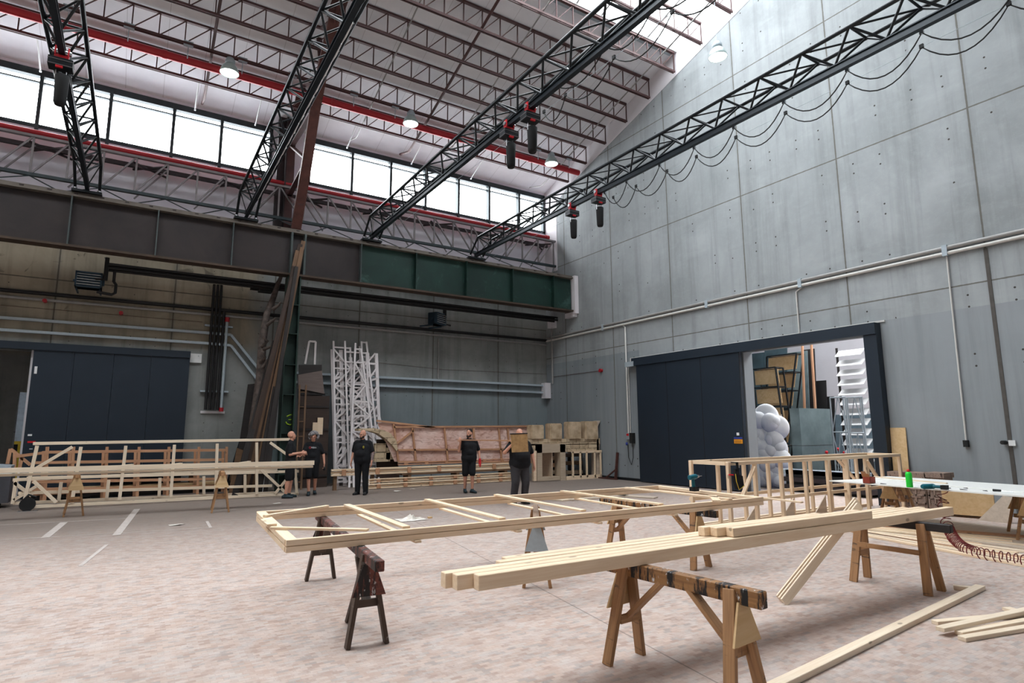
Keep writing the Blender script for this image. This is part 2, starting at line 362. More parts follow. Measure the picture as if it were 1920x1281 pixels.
def emit(name, c, s):
    t = NT(name); t.b.inputs['Emission Color'].default_value = (*c, 1); t.b.inputs['Emission Strength'].default_value = s; t.b.inputs['Base Color'].default_value = (*c, 1); return t.m
M['lamp'] = emit('glowing_lamp_lens', (.9, 1, .97), 5)
def roof_mat():
    t = NT('roof_liner_panels'); P = t.coord('World'); s = t.n('ShaderNodeSeparateXYZ'); t.l(P, s.inputs[0])
    fr = t.math('FRACT', t.math('DIVIDE', s.outputs[0], 1.0)); ln = t.math('LESS_THAN', fr, .016)
    n = t.noise(P, .9, 5, .6); c = t.mix(t.ramp(n, .35, .7), L(236, 236, 240), L(222, 222, 227)); c = t.mix(t.math('MULTIPLY', ln, .35), c, L(126, 118, 120)); t.set(c, .7, 0, .3); return t.m
M['roof'] = roof_mat()
M['skin'] = plain('skin', L(206, 150, 126), .5, 0, .08, 20)
M['skin_pale'] = plain('fair_skin', L(214, 160, 138), .5, 0, .08, 20)
M['hair_dark'] = plain('dark_short_hair', L(44, 34, 30), .8)
M['hair_grey'] = plain('curly_grey_hair', L(150, 146, 146), .8, 0, .3, 30, c2=L(84, 80, 82), bump=.6)
M['grey_trouser'] = plain('dark_grey_work_trousers', L(60, 58, 62), .85, 0, .15, 8, bump=.1)
M['shoe'] = plain('dark_teal_trainers', L(34, 52, 60), .7)
M['shoe_grey'] = plain('charcoal_boots', L(44, 44, 46), .7)
# ============================================================ SETTING
XL, XR, YB, YF = -14.0, 14.9, 20.8, -9.0
WT = .4
def zc(y): return 12.3 + .30*(20.8-y) if y > 5 else 17.04 - .30*(5-y)
def struct(name, mb, mat, parent=None):
    o = mb.build(name, mat, parent, org=(0, 0, 0) if parent is None else None)
    if parent is None: o['kind'] = 'structure'
    return o
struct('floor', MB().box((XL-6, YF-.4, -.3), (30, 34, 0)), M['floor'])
# back wall, with the left doorway (x -8.4..-2.5) cut out
DL0, DL1, DH = -8.6, -2.52, 4.0
b = MB(); b.box((XL-.4, YB, 0), (DL0, YB+WT, 8.6)); b.box((DL1, YB, 0), (XR, YB+WT, 8.6)); b.box((DL0, YB, DH), (DL1, YB+WT, 8.6))
struct('wall_back', b, M['conc_back'])
b = MB(); b.box((XL-.4, YB-.02, 8.6), (XR, YB+WT, 10.42)); b.box((XL-.4, YB-.02, 12.2), (XR, YB+WT, 12.75)); b.box((3.32, YB-.02, 10.42), (4.6, YB+WT, 12.2)); b.box((XL-.4, YB-.02, 10.42), (-11, YB+WT, 12.2))
struct('wall_back_upper', b, M['upper_wall'])
# right wall with the doorway Y 7.45..10.95, top follows the roof
b = MB(); X0, X1 = XR, XR+WT
def wallpoly(b, y0, z0, y1, z1, top=None):
    if top is None: b.box((X0, y0, z0), (X1, y1, z1))
    else: b.prism([(X0, y0, z0), (X0, y1, z0), (X0, y1, top(y1)), (X0, y0, top(y0))], (WT, 0, 0))
ct = lambda y: 12.1+.2925*(18.8-y) if y > 5 else 12.1+.2925*13.8-.2925*(5-y)
wallpoly(b, 10.95, 0, 21.2, 4.0); wallpoly(b, YF-.4, 0, 7.45, 4.0)
wallpoly(b, 5, 4.0, 19.9, 0, ct); wallpoly(b, YF-.4, 4.0, 5, 0, ct); b.box((X0, 19.9, 4.0), (X1, 21.2, 8.55))
struct('wall_right', b, M['conc_right'])
b = MB(); ov = .012
b.prism([(X0-ov, 5, ct(5)), (X0-ov, 18.9, ct(18.9)), (X0-ov, 19.9, 11.6), (X0-ov, 19.9, 8.55), (X0-ov, 20.8, 8.55), (X0-ov, 20.8, 12.6), (X0-ov, 5, 17.4)], (.3, 0, 0))
b.prism([(X0-ov, 5, ct(5)), (X0-ov, -9, ct(-9)), (X0-ov, -9, zc(-9)+.4), (X0-ov, 5, 17.4)], (.3, 0, 0))
struct('trim_1', b, M['plaster'])
b = MB().box((XL-.4, YF, 0), (XL, YB, 17.6)); struct('wall_left', b, M['conc_back'])
b = MB().box((XL-.4, YF-.4, 0), (XR, YF, 14)); struct('wall_front', b, M['conc_right'])
# roof liner: solid below the skylight, skylight band Y 6..12.9, solid beyond the ridge
b = MB()
def slab(b, y0, y1, x0=XL-.4, x1=XR+.3, th=.25): b.prism([(x0, y0, zc(y0)), (x0, y1, zc(y1)), (x0, y1, zc(y1)+th), (x0, y0, zc(y0)+th)], (x1-x0, 0, 0))
slab(b, 12.9, 21.2); slab(b, 5.0, 6.0); slab(b, YF-.4, 4.99)
struct('ceiling', b, M['roof'])
sky = bpy.data.objects.new('window_1', None); COL.objects.link(sky); tag(sky, kind='structure')
b = MB(); th = .02
slab(b, 6.0, 12.9, XL, XR, th); b.build('pane', M['glass'], sky)
b = MB()
for i in range(30):
    x = XL+.5+i*1.0
    b.prism([(x-.03, 6.0, zc(6)-.02), (x-.03, 12.9, zc(12.9)-.02), (x-.03, 12.9, zc(12.9)+.08), (x-.03, 6, zc(6)+.08)], (.06, 0, 0))
for y in (6.03, 9.4, 12.87): b.box((XL, y-.04, zc(y)-.03), (XR, y+.04, zc(y)+.09))
b.build('glazing_bar', M['white'], sky)
b = MB().prism([(XL, 12.95, zc(12.95)-.06), (XL, 13.05, zc(13.05)-.06), (XL, 13.05, zc(13.05)), (XL, 12.95, zc(12.95))], (XR-XL, 0, 0)); struct('trim_2', b, M['galv'])
# clerestory windows
def clerestory(n, x0, x1, muls):
    w = bpy.data.objects.new('window_%d' % n, None); COL.objects.link(w); w.location = (x0, YB, 10.42); tag(w, kind='structure')
    z0, z1 = 10.42, 12.14
    b = MB(); b.box((x0, YB-.06, z0), (x1, YB+.12, z0+.1)); b.box((x0, YB-.06, z1-.14), (x1, YB+.12, z1+.06)); b.box((x0, YB-.03, z1-.34), (x1, YB+.08, z1-.30))
    for x in (x0+.05, x1-.05): b.box((x-.05, YB-.06, z0), (x+.05, YB+.12, z1))
    b.build('window_frame', M['frame_dark'], w)
    for x in muls: MB().box((x-.045, YB-.09, z0-.1), (x+.045, YB+.12, z1)).build('mullion', M['frame_dark'], w)
    MB().box((x0, YB+.05, z0), (x1, YB+.07, z1)).build('pane', M['glass'], w)
clerestory(2, -11, 3.34, [-9.8, -8.1, -6.4, -4.7, -3.0, -1.32, .36, 1.74])
clerestory(3, 4.56, XR-.02, [6.14, 7.64, 9.09, 10.55, 12.0, 13.5])
struct('trim_3', MB().box((XL, YB-.22, 10.18), (XR, YB-.02, 10.26)), M['upper_wall'])
# ---------- right door
d = bpy.data.objects.new('door_1', None); COL.objects.link(d); d.location = (14.7, 13, 0); tag(d, kind='structure')
pan = MB()
for i, (y0, y1) in enumerate([(10.93, 12.33), (12.335, 13.74), (13.745, 15.12)]): pan.box((14.66, y0, .03), (14.78, y1, 4.06))
pn = pan.build('door_panel', M['door_blue'], d)
MB().box((14.62, 7.12, 3.97), (14.89, 15.32, 4.24)).build('header_rail', M['door_blue'], d)
MB().box((14.66, 7.12, 0), (14.89, 7.42, 3.97)).build('door_post', M['door_blue'], d)
MB().box((14.6, 15.2, 3.96), (14.88, 15.62, 4.13)).build('drive_motor', M['galv'], d)
p = WX(1384, 868, 14.64); MB().box((14.63, p.y-.06, p.z-.14), (14.66, p.y+.05, p.z+.12)).build('door_handle', M['chrome'], pn)
b = MB()
for k in range(3): b.box((14.655, 10.93+1.405*k-.008, 0.03), (14.662, 10.93+1.405*k+.008, 4.0))
b.build('panel_joint', M['rubber'], pn)
struct('trim_4', MB().box((14.86, 7.0, 4.26), (14.895, 15.5, 4.30)).box((14.86, 15.5, 4.05), (14.895, 15.62, 4.30)), M['white_pipe'])
struct('baseboard_right', MB().box((14.84, 15.2, 0), (14.895, 20.8, .09)), M['steel_black'])
# ---------- left door
d = bpy.data.objects.new('door_2', None); COL.objects.link(d); d.location = (0, 20.7, 0); tag(d, kind='structure')
pan = MB(); xs = [-2.46, -1.55, -.62, .30, 1.32]
for a, c in zip(xs[:-1], xs[1:]): pan.box((a+.004, 20.60, .02), (c-.004, 20.72, 4.02))
pan.build('door_panel', M['door_blue'], d)
MB().box((-9.0, 20.55, 4.0), (1.32, 20.79, 4.2)).build('header_rail', M['door_blue'], d)
p = WY(67, 694, 20.59); tag(MB().box((p.x-.03, 20.58, p.z-.1), (p.x+.03, 20.60, p.z+.1)).build('door_plate', M['white'], d), 'small white plate')
struct('trim_5', MB().box((-2.52, 20.74, 0), (-2.46, 21.2, 4.0)), M['plaster'])
# rooms seen through the doorways
struct('wall_vestibule', MB().box((-9.2, 24.6, 0), (WY(27, 800, 24.6).x, 24.9, 4.6)).box((WY(27, 800, 24.6).x, 24.6, WY(45, 735, 24.6).z), (-2.4, 24.9, 4.6)).box((-2.4, 24.6, 0), (0, 24.9, 4.6)).box((-2.42, 21.2, 0), (-2.2, 24.6, 4.6)), M['conc_back'])
struct('ceiling_vestibule', MB().box((-9.2, 21.2, 4.6), (0, 24.9, 4.8)).box((-9.4, 21.2, 0), (-9.2, 24.9, 4.8)), M['dark_steel'])
struct('wall_annex_far', MB().box((21.0, 2, 0), (21.3, 20, 7)), M['plaster'])
struct('wall_annex_side', MB().box((15.3, 19, 0), (21.3, 19.3, 7)).box((15.3, 2, 0), (21.3, 2.3, 7)), M['plaster'])
struct('trim_6', MB().box((20.97, 2.3, 0), (21.0, 19, 2.25)), plain('blue_grey_dado', L(120, 140, 152), .6, coord='World'))
# ============================================================ ROOF STEEL
SL = .2925
def zb(y): return 12.14 + SL*(18.871-y)
ys = [18.87-1.195*i for i in range(11)]
for i, y in enumerate(ys):
    z0 = zb(y); z1 = zc(y)-.07; x0, x1 = -13.9, 14.78
    where = ['lowest one above the windows', 'second one up, behind the red pipe', 'third one up from the clerestory windows', 'fourth one up from the clerestory windows',
             'fifth one up from the clerestory windows', 'sixth one up from the windows', 'the one at the skylight edge', 'first one under the skylight glass', 'second one under the skylight glass', 'third one under the skylight glass', 'fourth one under the skylight glass'][i]
    t = thing('roof_purlin', 'red brown lattice purlin across the roof, %s' % where, 'purlin', (0, y, z0), 'lattice purlins under the roof')
    bs = M['brown_steel']
    for s in (-1, 1): beam('bottom_chord', (x0, y+s*.035, z0), (x1, y+s*.035, z0), .03, .07, bs, t)
    beam('top_chord', (x0, y, z1), (x1, y, z1), .09, .06, bs, t)
    st = .625; n = int((x1-x0)/st); xs = [x1-st*k for k in range(n+1) if x1-st*k > (-6 if i > 1 else -6)]
    for k, x in enumerate(xs):
        beam('vertical_strut', (x, y, z0), (x, y, z1), .03, .03, bs, t)
        if k: beam('diagonal_strut', (x, y, z0), (xs[k-1], y, z1) if (xs[k-1] > 4.5) else (x, y, z0+.001) if False else (xs[k-1], y, z1), .025, .025, bs, t)
# braces running down the slope under the purlins
for j, (x, r, m, nm, lb) in enumerate([(7.9, .045, M['brown_steel'], 'roof_brace', 'red brown round brace running up the slope in the middle of the roof'),
                                (-2.55, .045, M['brown_steel'], 'roof_brace', 'red brown brace running up the slope under the purlins, at the left windows'),
                                (1.1, .04, M['brown_steel'], 'roof_brace', 'brown brace running up the slope left of the riveted arch'),
                                (5.9, .022, M['grey_pipe'], 'ceiling_conduit', 'thin grey conduit up the slope just right of the riveted frame'),
                                (9.3, .022, M['grey_pipe'], 'ceiling_conduit', 'thin grey conduit up the slope right of the middle brace'),
                                (13.9, .022, M['grey_pipe'], 'ceiling_conduit', 'thin grey conduit up the slope beside the right wall')]):
    b = MB().tube([(x, 20.5, zc(20.5)-.1), (x, 19.6, zb(19.6)+.1), (x, 6.2, zb(6.2)+.1)], r, 8)
    tag(b.build(nm, m), lb, 'brace' if 'brace' in nm else 'conduit')
# riveted main frame
t = thing('riveted_roof_arch', 'riveted red brown main roof frame rising from the girder up the roof slope', 'frame', (3.85, 18.7, 8.0))
poly = [(18.75, 8.0), (17.62, 9.86), (16.95, 11.2), (16.3, 12.0), (15.2, 13.0), (12.9, 13.75), (9, 14.95), (6, 15.85)]
b = MB()
for (a, c), (e, f) in zip(poly[:-1], poly[1:]): b.bar((3.85, a, c), (3.85, e, f), .29, .035, (0, -1, 1))
b.build('outer_flange', M['rivet_steel'], t)
b = MB()
for (a, c), (e, f) in zip(poly[:-1], poly[1:]):
    for s in (-.13, .13): b.bar((3.85+s, a+.05, c+.06), (3.85+s, e+.05, f+.06), .02, .14, (0, -1, 1))
b.build('angle_web', M['brown_steel'], t)
b = MB()
for (a, c), (e, f) in zip(poly[:-1], poly[1:]):
    LL = math.hypot(e-a, f-c); n = int(LL/.13); nx = (f-c)/LL; nz = -(e-a)/LL
    for k in range(n):
        u = (k+.5)/n
        for s in (-.11, .11):
            c0 = V((3.85+s, a+(e-a)*u - abs(nx)*.018, c+(f-c)*u-abs(nz)*.018)); b.ball(c0, .016, 6, 4)
o = b.build('rivet_row', M['rivet_steel'], t); o['kind'] = 'stuff'
b = MB().box((3.45, 20.3, 8.0), (3.95, 20.5, 12.6)); b.box((3.68, 20.1, 8.0), (3.72, 20.3, 12.6)); b.build('rear_column', M['dark_steel'], t)
inner = [(20.15, 8.0), (20.15, 11.6), (19.0, 13.0), (17.0, 13.75), (14, 14.6), (9, 16.0)]
b = MB()
for (a, c), (e, f) in zip(inner[:-1], inner[1:]): b.bar((3.85, a, c), (3.85, e, f), .25, .05, (0, -1, 1))
b.build('inner_flange', M['brown_steel'], t)
lac = [((18.3, 8.7), (20.15, 9.6)), ((17.62, 9.86), (20.15, 9.6)), ((17.62, 9.86), (20.15, 11.4)), ((16.95, 11.2), (20.15, 11.4)), ((16.95, 11.2), (19.0, 13)), ((16.3, 12), (19.0, 13)), ((16.3, 12.0), (17, 13.75)), ((15.2, 13), (17, 13.75)), ((15.2, 13), (14, 14.6)), ((12.9, 13.75), (14, 14.6)), ((12.9, 13.75), (11.5, 15.3)), ((10.5, 14.5), (11.5, 15.3))]
for (a, c), (e, f) in lac: beam('lattice_bar', (3.85, a, c), (3.85, e, f), .16, .05, M['brown_steel'], t)
# ============================================================ GIRDER
GY = 18.66
t = thing('plate_girder', 'deep riveted plate girder spanning the hall, dark on the left and green on the right', 'girder', (0, GY, 6.5))
t_web = MB().box((XL+.01, GY+.1, 6.56), (14.69, GY+.14, 7.88)).build('web', M['girder'], t)
gb = plain('rusty_brown_flange', L(78, 62, 50), .6, .1, .2, 3, coord='World'); gt = plain('grey_brown_top_flange', L(112, 104, 96), .6, .2, .15, 5, coord='World')
MB().box((XL+.01, GY-.08, 6.50), (14.69, GY+.32, 6.56)).build('bottom_flange', gb, t)
MB().box((XL+.01, GY-.08, 7.86), (14.69, GY+.32, 7.92)).build('top_flange', gt, t)
for x in [-13.3+1.9*i for i in range(6)]+[-1.8, .15, 2.06, 3.72, 4.12, 5.91, 7.85, 9.82, 11.8, 13.73]:
    beam('stiffener', (x, GY+.01, 6.56), (x, GY+.01, 7.86), .03 if x not in (3.72, 4.12) else .06, .2, M['girder'] if x > 6 else plain('stiffener_paint', L(74, 84, 84), .5) if 'stiffener_paint' not in bpy.data.materials else bpy.data.materials['stiffener_paint'], t, up=(0, 1, 0))
t = thing('crane_rail', 'steel crane rail lying along the top of the plate girder', 'rail', (0, GY, 7.92))
MB().box((XL, GY-.02, 7.92), (14.7, GY+.03, 7.99)).box((XL, GY-.06, 7.92), (14.7, GY+.07, 7.935)).build('rail_bar', gt, t)
for i in range(42): beam('rail_clip', (-9+i*.56, GY-.09, 7.93), (-9+i*.56, GY+.12, 7.95), .09, .03, M['dark_steel'], t)
tag(MB().box((14.70, 18.5, 6.42), (14.888, 18.72, 7.98)).box((14.72, 18.6, 6.3), (14.888, 19.2, 6.5)).build('girder_bearing', M['plaster']), 'white grouted bearing where the girder meets the right wall', 'bearing')
# girder column
t = thing('steel_column', 'dark green steel column with stiffener plates carrying the girder', 'column', (3.9, GY, 0))
cb = M['green_steel']
MB().box((3.70, GY+.22, 0), (4.04, GY+.26, 6.5)).build('web', cb, t)
MB().box((4.02, GY-.02, 0), (4.06, GY+.45, 6.5)).build('flange', cb, t); MB().box((3.68, GY-.02, 0), (3.71, GY+.45, 6.5)).build('flange', cb, t)
for z in [.5, 1.7, 2.85, 3.75, 4.7, 5.6]: beam('stiffener', (3.71, GY+.1, z), (4.02, GY+.1, z), .22, .03, cb, t)
pts = [WY(x, y, GY+.2) for x, y in [(538, 781), (544, 778), (551, 777), (551, 785), (549, 794), (544, 797), (538, 795), (536, 791)]]
b = MB().tube([V((p.x, GY+.214, p.z)) for p in pts], .017, 6); b.tube([V((WY(x, y, GY+.2).x, GY+.214, WY(x, y, GY+.2).z)) for x, y in [(541, 787), (545, 787), (549, 786)]], .015, 6)
tag(b.build('spray_mark', M['lime'], t), 'lime green sprayed letter mark')
# ---------- grey lattice walkway girder behind
t = thing('lattice_girder', 'grey lattice girder with crossed bracing below the clerestory windows', 'girder', (0, 19.9, 7.9))
gs = M['grey_steel']; ds = M['frame_dark']
beam('top_chord', (XL+.02, 19.9, 9.8), (14.8, 19.9, 9.8), .12, .07, gs, t); beam('bottom_chord', (XL+.02, 19.9, 8.7), (14.8, 19.9, 8.7), .10, .09, ds, t)
beam('top_chord', (XL+.02, 20.5, 9.75), (14.8, 20.5, 9.75), .1, .12, M['dark_steel'], t)
nodes = [14.7-.80*i for i in range(33)]
for i, x in enumerate(nodes):
    beam('vertical_strut', (x, 19.9, 8.7), (x, 19.9, 9.8), .05, .05, gs, t)
    if i < len(nodes)-1:
        x2 = nodes[i+1]; up = (x < 4.1) if x > 4 else True
        rising = (6.1 < x < 12.0) or x < 3.6
        a, c = ((x2, 8.7), (x, 9.8)) if (x > 12.0 or (x <= 3.6)) else ((x, 8.7), (x2, 9.8))
        beam('diagonal_strut', (a[0], 19.9, a[1]), (c[0], 19.9, c[1]), .045, .045, gs, t)
        if i % 2 == 0: beam('diagonal_strut', (a[0], 20.45, a[1]), (c[0], 20.45, c[1]), .04, .04, gs, t)
    if i % 2 == 0 and i+2 < len(nodes):
        beam('bracing_bar', (x, 19.9, 8.66), (nodes[i+1], 18.95, 8.03), .03, .03, ds, t); beam('bracing_bar', (nodes[i+2], 19.9, 8.66), (nodes[i+1], 18.95, 8.03), .03, .03, ds, t)
beam('edge_bar', (XL+.02, 18.95, 8.03), (14.7, 18.95, 8.03), .06, .06, ds, t)
for x in nodes[::3]: beam('walkway_brace', (x, 20.0, 9.72), (x-.9, 20.75, 9.72), .05, .05, M['dark_steel'], t); beam('walkway_brace', (x, 20.75, 9.66), (x-.9, 20.0, 9.66), .05, .05, M['dark_steel'], t)
for z, yy, lb in [(8.25, 20.55, 'thick white pipe along the upper wall behind the lattice girder'), (8.02, 19.6, 'pale grey duct lying low behind the girder rail')]:
    tag(MB().tube([(4.6, yy, z), (14.75, yy, z)], .07, 10).build('wall_pipe', M['white_pipe']), lb, 'pipe')
# ---------- red pipes
tag(MB().tube([(XL, 20.2, 10.03), (14.6, 20.2, 10.03)], .085, 14).tube([(14.5, 20.2, 10.03), (14.66, 20.2, 10.03)], .11, 14).build('sprinkler_pipe', M['red_pipe']), 'red sprinkler pipe running just below the clerestory windows', 'pipe', 'red sprinkler main pipes')
b = MB().tube([(XL, 18.15, 12.26), (14.75, 18.15, 12.26)], .115, 16)
for x in (-9, -4.5, -.1, 4.6, 9.2, 12.3): b.tube([(x, 18.15, 12.26), (x+.12, 18.15, 12.26)], .13, 14)
tag(b.build('sprinkler_pipe', M['red_pipe']), 'thick red sprinkler pipe hung below the roof purlins', 'pipe', 'red sprinkler main pipes')
# clamps and hangers on the second purlin
for i, x in enumerate([-4.2, -2.2, -.9, .5, 1.9, 3.3, 5.2, 6.6, 9.6, 11.0, 12.4, 13.9]):
    t = thing('pipe_hanger', 'galvanised clamp and short rod hanging from a purlin over the red pipe', 'hanger', (x, 17.68, zb(17.68)), 'clamps over the red pipe')
    y = 17.68; z = zb(y)
    b = MB().box((x-.12, y-.05, z-.06), (x+.12, y+.05, z-.03)).box((x-.12, y-.05, z+.05), (x+.12, y+.05, z+.08)); b.build('clamp', M['galv'], t)
    rod('rod', (x, y, z-.03), (x, y, z-.42), .012, M['galv'], t)
for i, x in enumerate([-3.0, .9, 2.7, 5.8, 8.3, 10.9]):
    t = thing('ceiling_rod', 'thin white light rod hanging down the slope below the roof liner', 'rod', (x, 19.5, 12.0), 'white rods under the roof edge')
    rod('rod', (x, 20.3, 11.95), (x, 19.3, 12.35), .02, M['white'], t); rod('rod_cap', (x, 20.3, 11.95), (x, 20.35, 11.93), .03, M['chrome'], t)
# ---------- pendant lamps
def lamp(loc, label):
    x, y, z = loc; t = thing('pendant_lamp', label, 'lamp', loc, 'pendant high bay lamps')
    b = MB().lathe([(.255, 0), (.262, .01), (.24, .10), (.20, .2), (.14, .27), (.11, .30), (.10, .30), (.13, .265), (.19, .195), (.23, .1), (.248, .012)], loc, 24)
    ls = b.build('lamp_shade', SHADE, t)
    MB().lathe([(.0, .015), (.24, .012), (.244, .02), (0, .024)], loc, 24).build('lens', M['lamp'], ls)
    MB().lathe([(0, .30), (.12, .30), (.135, .33), (.135, .40), (.10, .44), (.10, .47), (.05, .50), (0, .5)], loc, 20).build('ballast_housing', M['galv'], t)
    rod('cable', (x, y, z+.5), (x, y, zb(y)), .008, M['galv'], t)
    return t
SHADE = plain('translucent_grey_shade', L(170, 186, 184), .3, .2, .04)
lamp(tuple(WY(430, 138, 17.68)), 'pendant lamp hanging left, between the first two black trusses')
lamp(tuple(WY(770, 233, 17.68)), 'pendant lamp hanging in the middle, before the upper red pipe')
lamp(tuple(WY(1034, 308, 17.68)), 'pendant lamp hanging near the right end of the upper red pipe')
lamp(tuple(WX(1346, 108, 13.2)), 'pendant lamp hanging high in front of the right wall below the skylight')
for (a, bb, lab, ps) in []: pass
# ============================================================ CRANE TRUSSES
def crane_truss(X, label, y1=18.75, y0=-3.0):
    t = thing('crane_truss', label, 'truss', (X, y1, 8.0), 'black triangular crane trusses')
    sb = M['steel_black']; ra = M['steel_rail']; zr = 8.17; zt = 8.62; hw = .28; bay = .88
    b = MB().box((X-.048, y0, zr-.08), (X+.048, y1, zr-.06)).box((X-.01, y0, zr-.06), (X+.01, y1, zr+.05)).box((X-.04, y0, zr+.05), (X+.04, y1, zr+.07)); b.build('bottom_rail', ra, t)
    ye = 17.98
    for s in (-1, 1):
        rod('top_chord', (X+s*hw, y0, zt), (X+s*hw, ye, zt), .040, sb, t)
        rod('end_post', (X+s*hw, ye, zt), (X+s*.26, 18.72, 8.02), .036, sb, t)
        rod('end_brace', (X+s*hw, ye, zt), (X, 18.5, zr), .014, sb, t)
    n = int((ye-2.6)/bay)
    for k in range(n+1):
        y = ye-bay*k; rod('cross_strut', (X-hw, y, zt), (X+hw, y, zt), .022, sb, t)
        ym = y-bay*.5
        if k < n:
            rod('top_diagonal', (X-hw, y, zt), (X+hw, y-bay, zt), .019, sb, t)
            for s in (-1, 1):
                rod('side_diagonal', (X+s*hw, y, zt), (X, ym, zr+.05), .023, sb, t); rod('side_diagonal', (X, ym, zr+.05), (X+s*hw, y-bay, zt), .023, sb, t)
    MB().box((X-.33, 18.5, 7.99), (X+.33, 18.78, 8.05)).build('end_carriage', sb, t)
    for s in (-1, 1): MB().ball((X+s*.26, 18.6, 8.09), .05, 8, 6).build('wheel', M['chrome'], t)
    return t
crane_truss(-1.5, 'leftmost of the four black crane trusses, hanging over the left door')
crane_truss(2.38, 'second black crane truss, crossing in front of the riveted roof frame')
crane_truss(6.24, 'third black crane truss, carrying two hoists in the middle of the hall')
crane_truss(10.22, 'rightmost black crane truss, passing in front of the right wall')
def hoist(X, Y, label, side=0):
    """trolley on the rail, motor body, control pod, chain bag"""
    t = thing('chain_hoist', label, 'hoist', (X, Y, 7.3), 'electric chain hoists')
    z = 8.17
    b = MB().box((X-.10, Y-.055, z-.10), (X-.08, Y+.055, z+.05)).box((X+.08, Y-.055, z-.10), (X+.10, Y+.055, z+.05)).box((X-.10, Y-.04, z-.18), (X+.10, Y+.04, z-.095)); b.build('trolley', M['red'], t)
    MB().tube([(X-.13, Y, z-.03), (X+.13, Y, z-.03)], .045, 10).build('trolley_wheel', M['chrome'], t)
    mb_ = MB().box((X-.17, Y-.11, z-.33), (X+.17, Y+.11, z-.18)).build('motor_body', M['steel_black'], t)
    b = MB()
    for k in range(2): b.box((X-.175, Y-.115, z-.315+k*.09), (X+.175, Y+.115, z-.308+k*.09))
    b.build('cooling_rib', M['grey_steel'], mb_)
    MB().box((X-.06, Y-.12, z-.36), (X+.04, Y-.08, z-.33)).build('brake_cover', M['red'], t)
    for s in (-.06, .08): rod('chain', (X+s, Y, z-.36), (X+s, Y, z-.52), .012, M['chrome'], t)
    MB().lathe([(0, -.98), (.07, -.98), (.09, -.93), (.10, -.6), (.105, -.46), (.085, -.44), (0, -.45)], (X+.04, Y, z), 14).build('chain_bag', M['bag'], t)
hoist(10.22, 12.9, 'red and black chain hoist on the rightmost truss, the one nearer the back wall')
hoist(10.22, 11.75, 'red and black chain hoist on the rightmost truss, the one nearer the camera')
hoist(6.24, 9.95, 'red and black chain hoist on the third truss, the one nearer the back wall')
hoist(6.24, 9.15, 'red and black chain hoist on the third truss, the one nearer the camera')
hoist(-1.5, 11.9, 'black chain hoist on the leftmost truss, seen from below')
# festoon cables
def festoon(xs, yl, z, sag, name, label, clipm):
    t = thing(name, label, 'cable', (xs, yl[0], z))
    b = MB(); pts = []
    for a, c in zip(yl[:-1], yl[1:]):
        for k in range(10):
            u = k/10; pts.append((xs, a+(c-a)*u, z-sag*4*u*(1-u)))
    pts.append((xs, yl[-1], z)); b.tube(pts, .012, 6, False); b.build('cable', M['rubber'], t)
    for y in yl: MB().box((xs-.02, y-.03, z-.02), (xs+.02, y+.03, z+.05)).build('cable_clip', clipm, t)
    return t
festoon(10.33, [11.6, 10.75, 9.6, 8.54, 7.47, 6.31, 5.07, 3.87, 2.6, 1.2], 8.09, .42, 'festoon_cable', 'black looped power cable clipped along the rightmost truss rail', M['chrome'])
t4 = festoon(10.9, [11.9, 11.0, 9.9, 8.96, 7.85, 6.64, 5.37, 4.11, 2.9, 1.6], 8.19, .42, 'festoon_cable', 'black looped cable hung on a thin wire right of the rightmost truss', M['rubber'])
rod('support_wire', (10.9, 18.6, 8.2), (10.9, 0, 8.2), .004, M['galv'], t4)
festoon(6.34, [8.4, 7.0, 5.9, 4.6, 3.4], 8.24, .3, 'festoon_cable', 'black looped power cable clipped along the third truss rail', M['chrome'])
t5 = festoon(6.9, [9.6, 8.85, 7.4, 6.0, 4.6], 8.45, .35, 'festoon_cable', 'black looped cable hung on a thin wire right of the third truss', M['rubber'])
rod('support_wire', (6.9, 18.6, 8.46), (6.9, 0, 8.46), .004, M['galv'], t5)
b = MB(); 
for k in range(14): b.tube([(2.38+.12, 17.4-k*.62, 8.28), (2.38+.10, 17.1-k*.62, 8.2), (2.38+.12, 16.8-k*.62, 8.28)], .018, 6)
tag(b.build('festoon_cable', M['white']), 'white flat cable draped along the rail of the second truss', 'cable')
# ============================================================ WALL SERVICES
def pipe(name, pts, r, mat, label, group=None, n=10): return tag(MB().tube(pts, r, n).build(name, mat), label, 'pipe', group)
pipe('wall_pipe', [(XL, 20.72, 5.6), (14.85, 20.72, 5.6)], .055, M['black_pipe'], 'long black pipe running level along the back wall')
pipe('wall_pipe', [(XL, 20.7, 5.42), (3.6, 20.7, 5.42), (14.85, 20.7, 5.4)], .04, M['grey_pipe'], 'grey pipe running just below the long black pipe on the back wall')
for k, (dy, z) in enumerate([(0, 6.42), (.0, 6.32), (.22, 6.42), (.22, 6.30)]):
    pipe('heating_pipe', [(-.95, 19.7+dy, z), (14.7, 19.7+dy, z)], .042, M['black_pipe'], ['black heating pipe under the girder, front upper one', 'black heating pipe under the girder, front lower one', 'black heating pipe under the girder, rear upper one', 'black heating pipe under the girder, rear lower one'][k], 'heating pipes under the girder', 8)
t = thing('heating_riser', 'black pipe drop feeding the left heater from under the girder', 'pipe', (-.95, 19.9, 5.4))
MB().tube([(-.97, 19.7, 6.6), (-.97, 19.7, 5.95)], .055, 10).build('drop_pipe', M['black_pipe'], t)
MB().tube([(-.78, 19.9, 6.32), (-.78, 19.9, 5.98), (-.72, 19.9, 5.9), (-.72, 19.9, 5.66), (-.80, 19.9, 5.6), (-1.15, 19.9, 5.64)], .04, 10).build('drop_pipe', M['black_pipe'], t)
MB().tube([(-.97, 19.72, 5.98), (-1.2, 19.9, 6.0)], .03, 8).build('drop_pipe', M['black_pipe'], t)
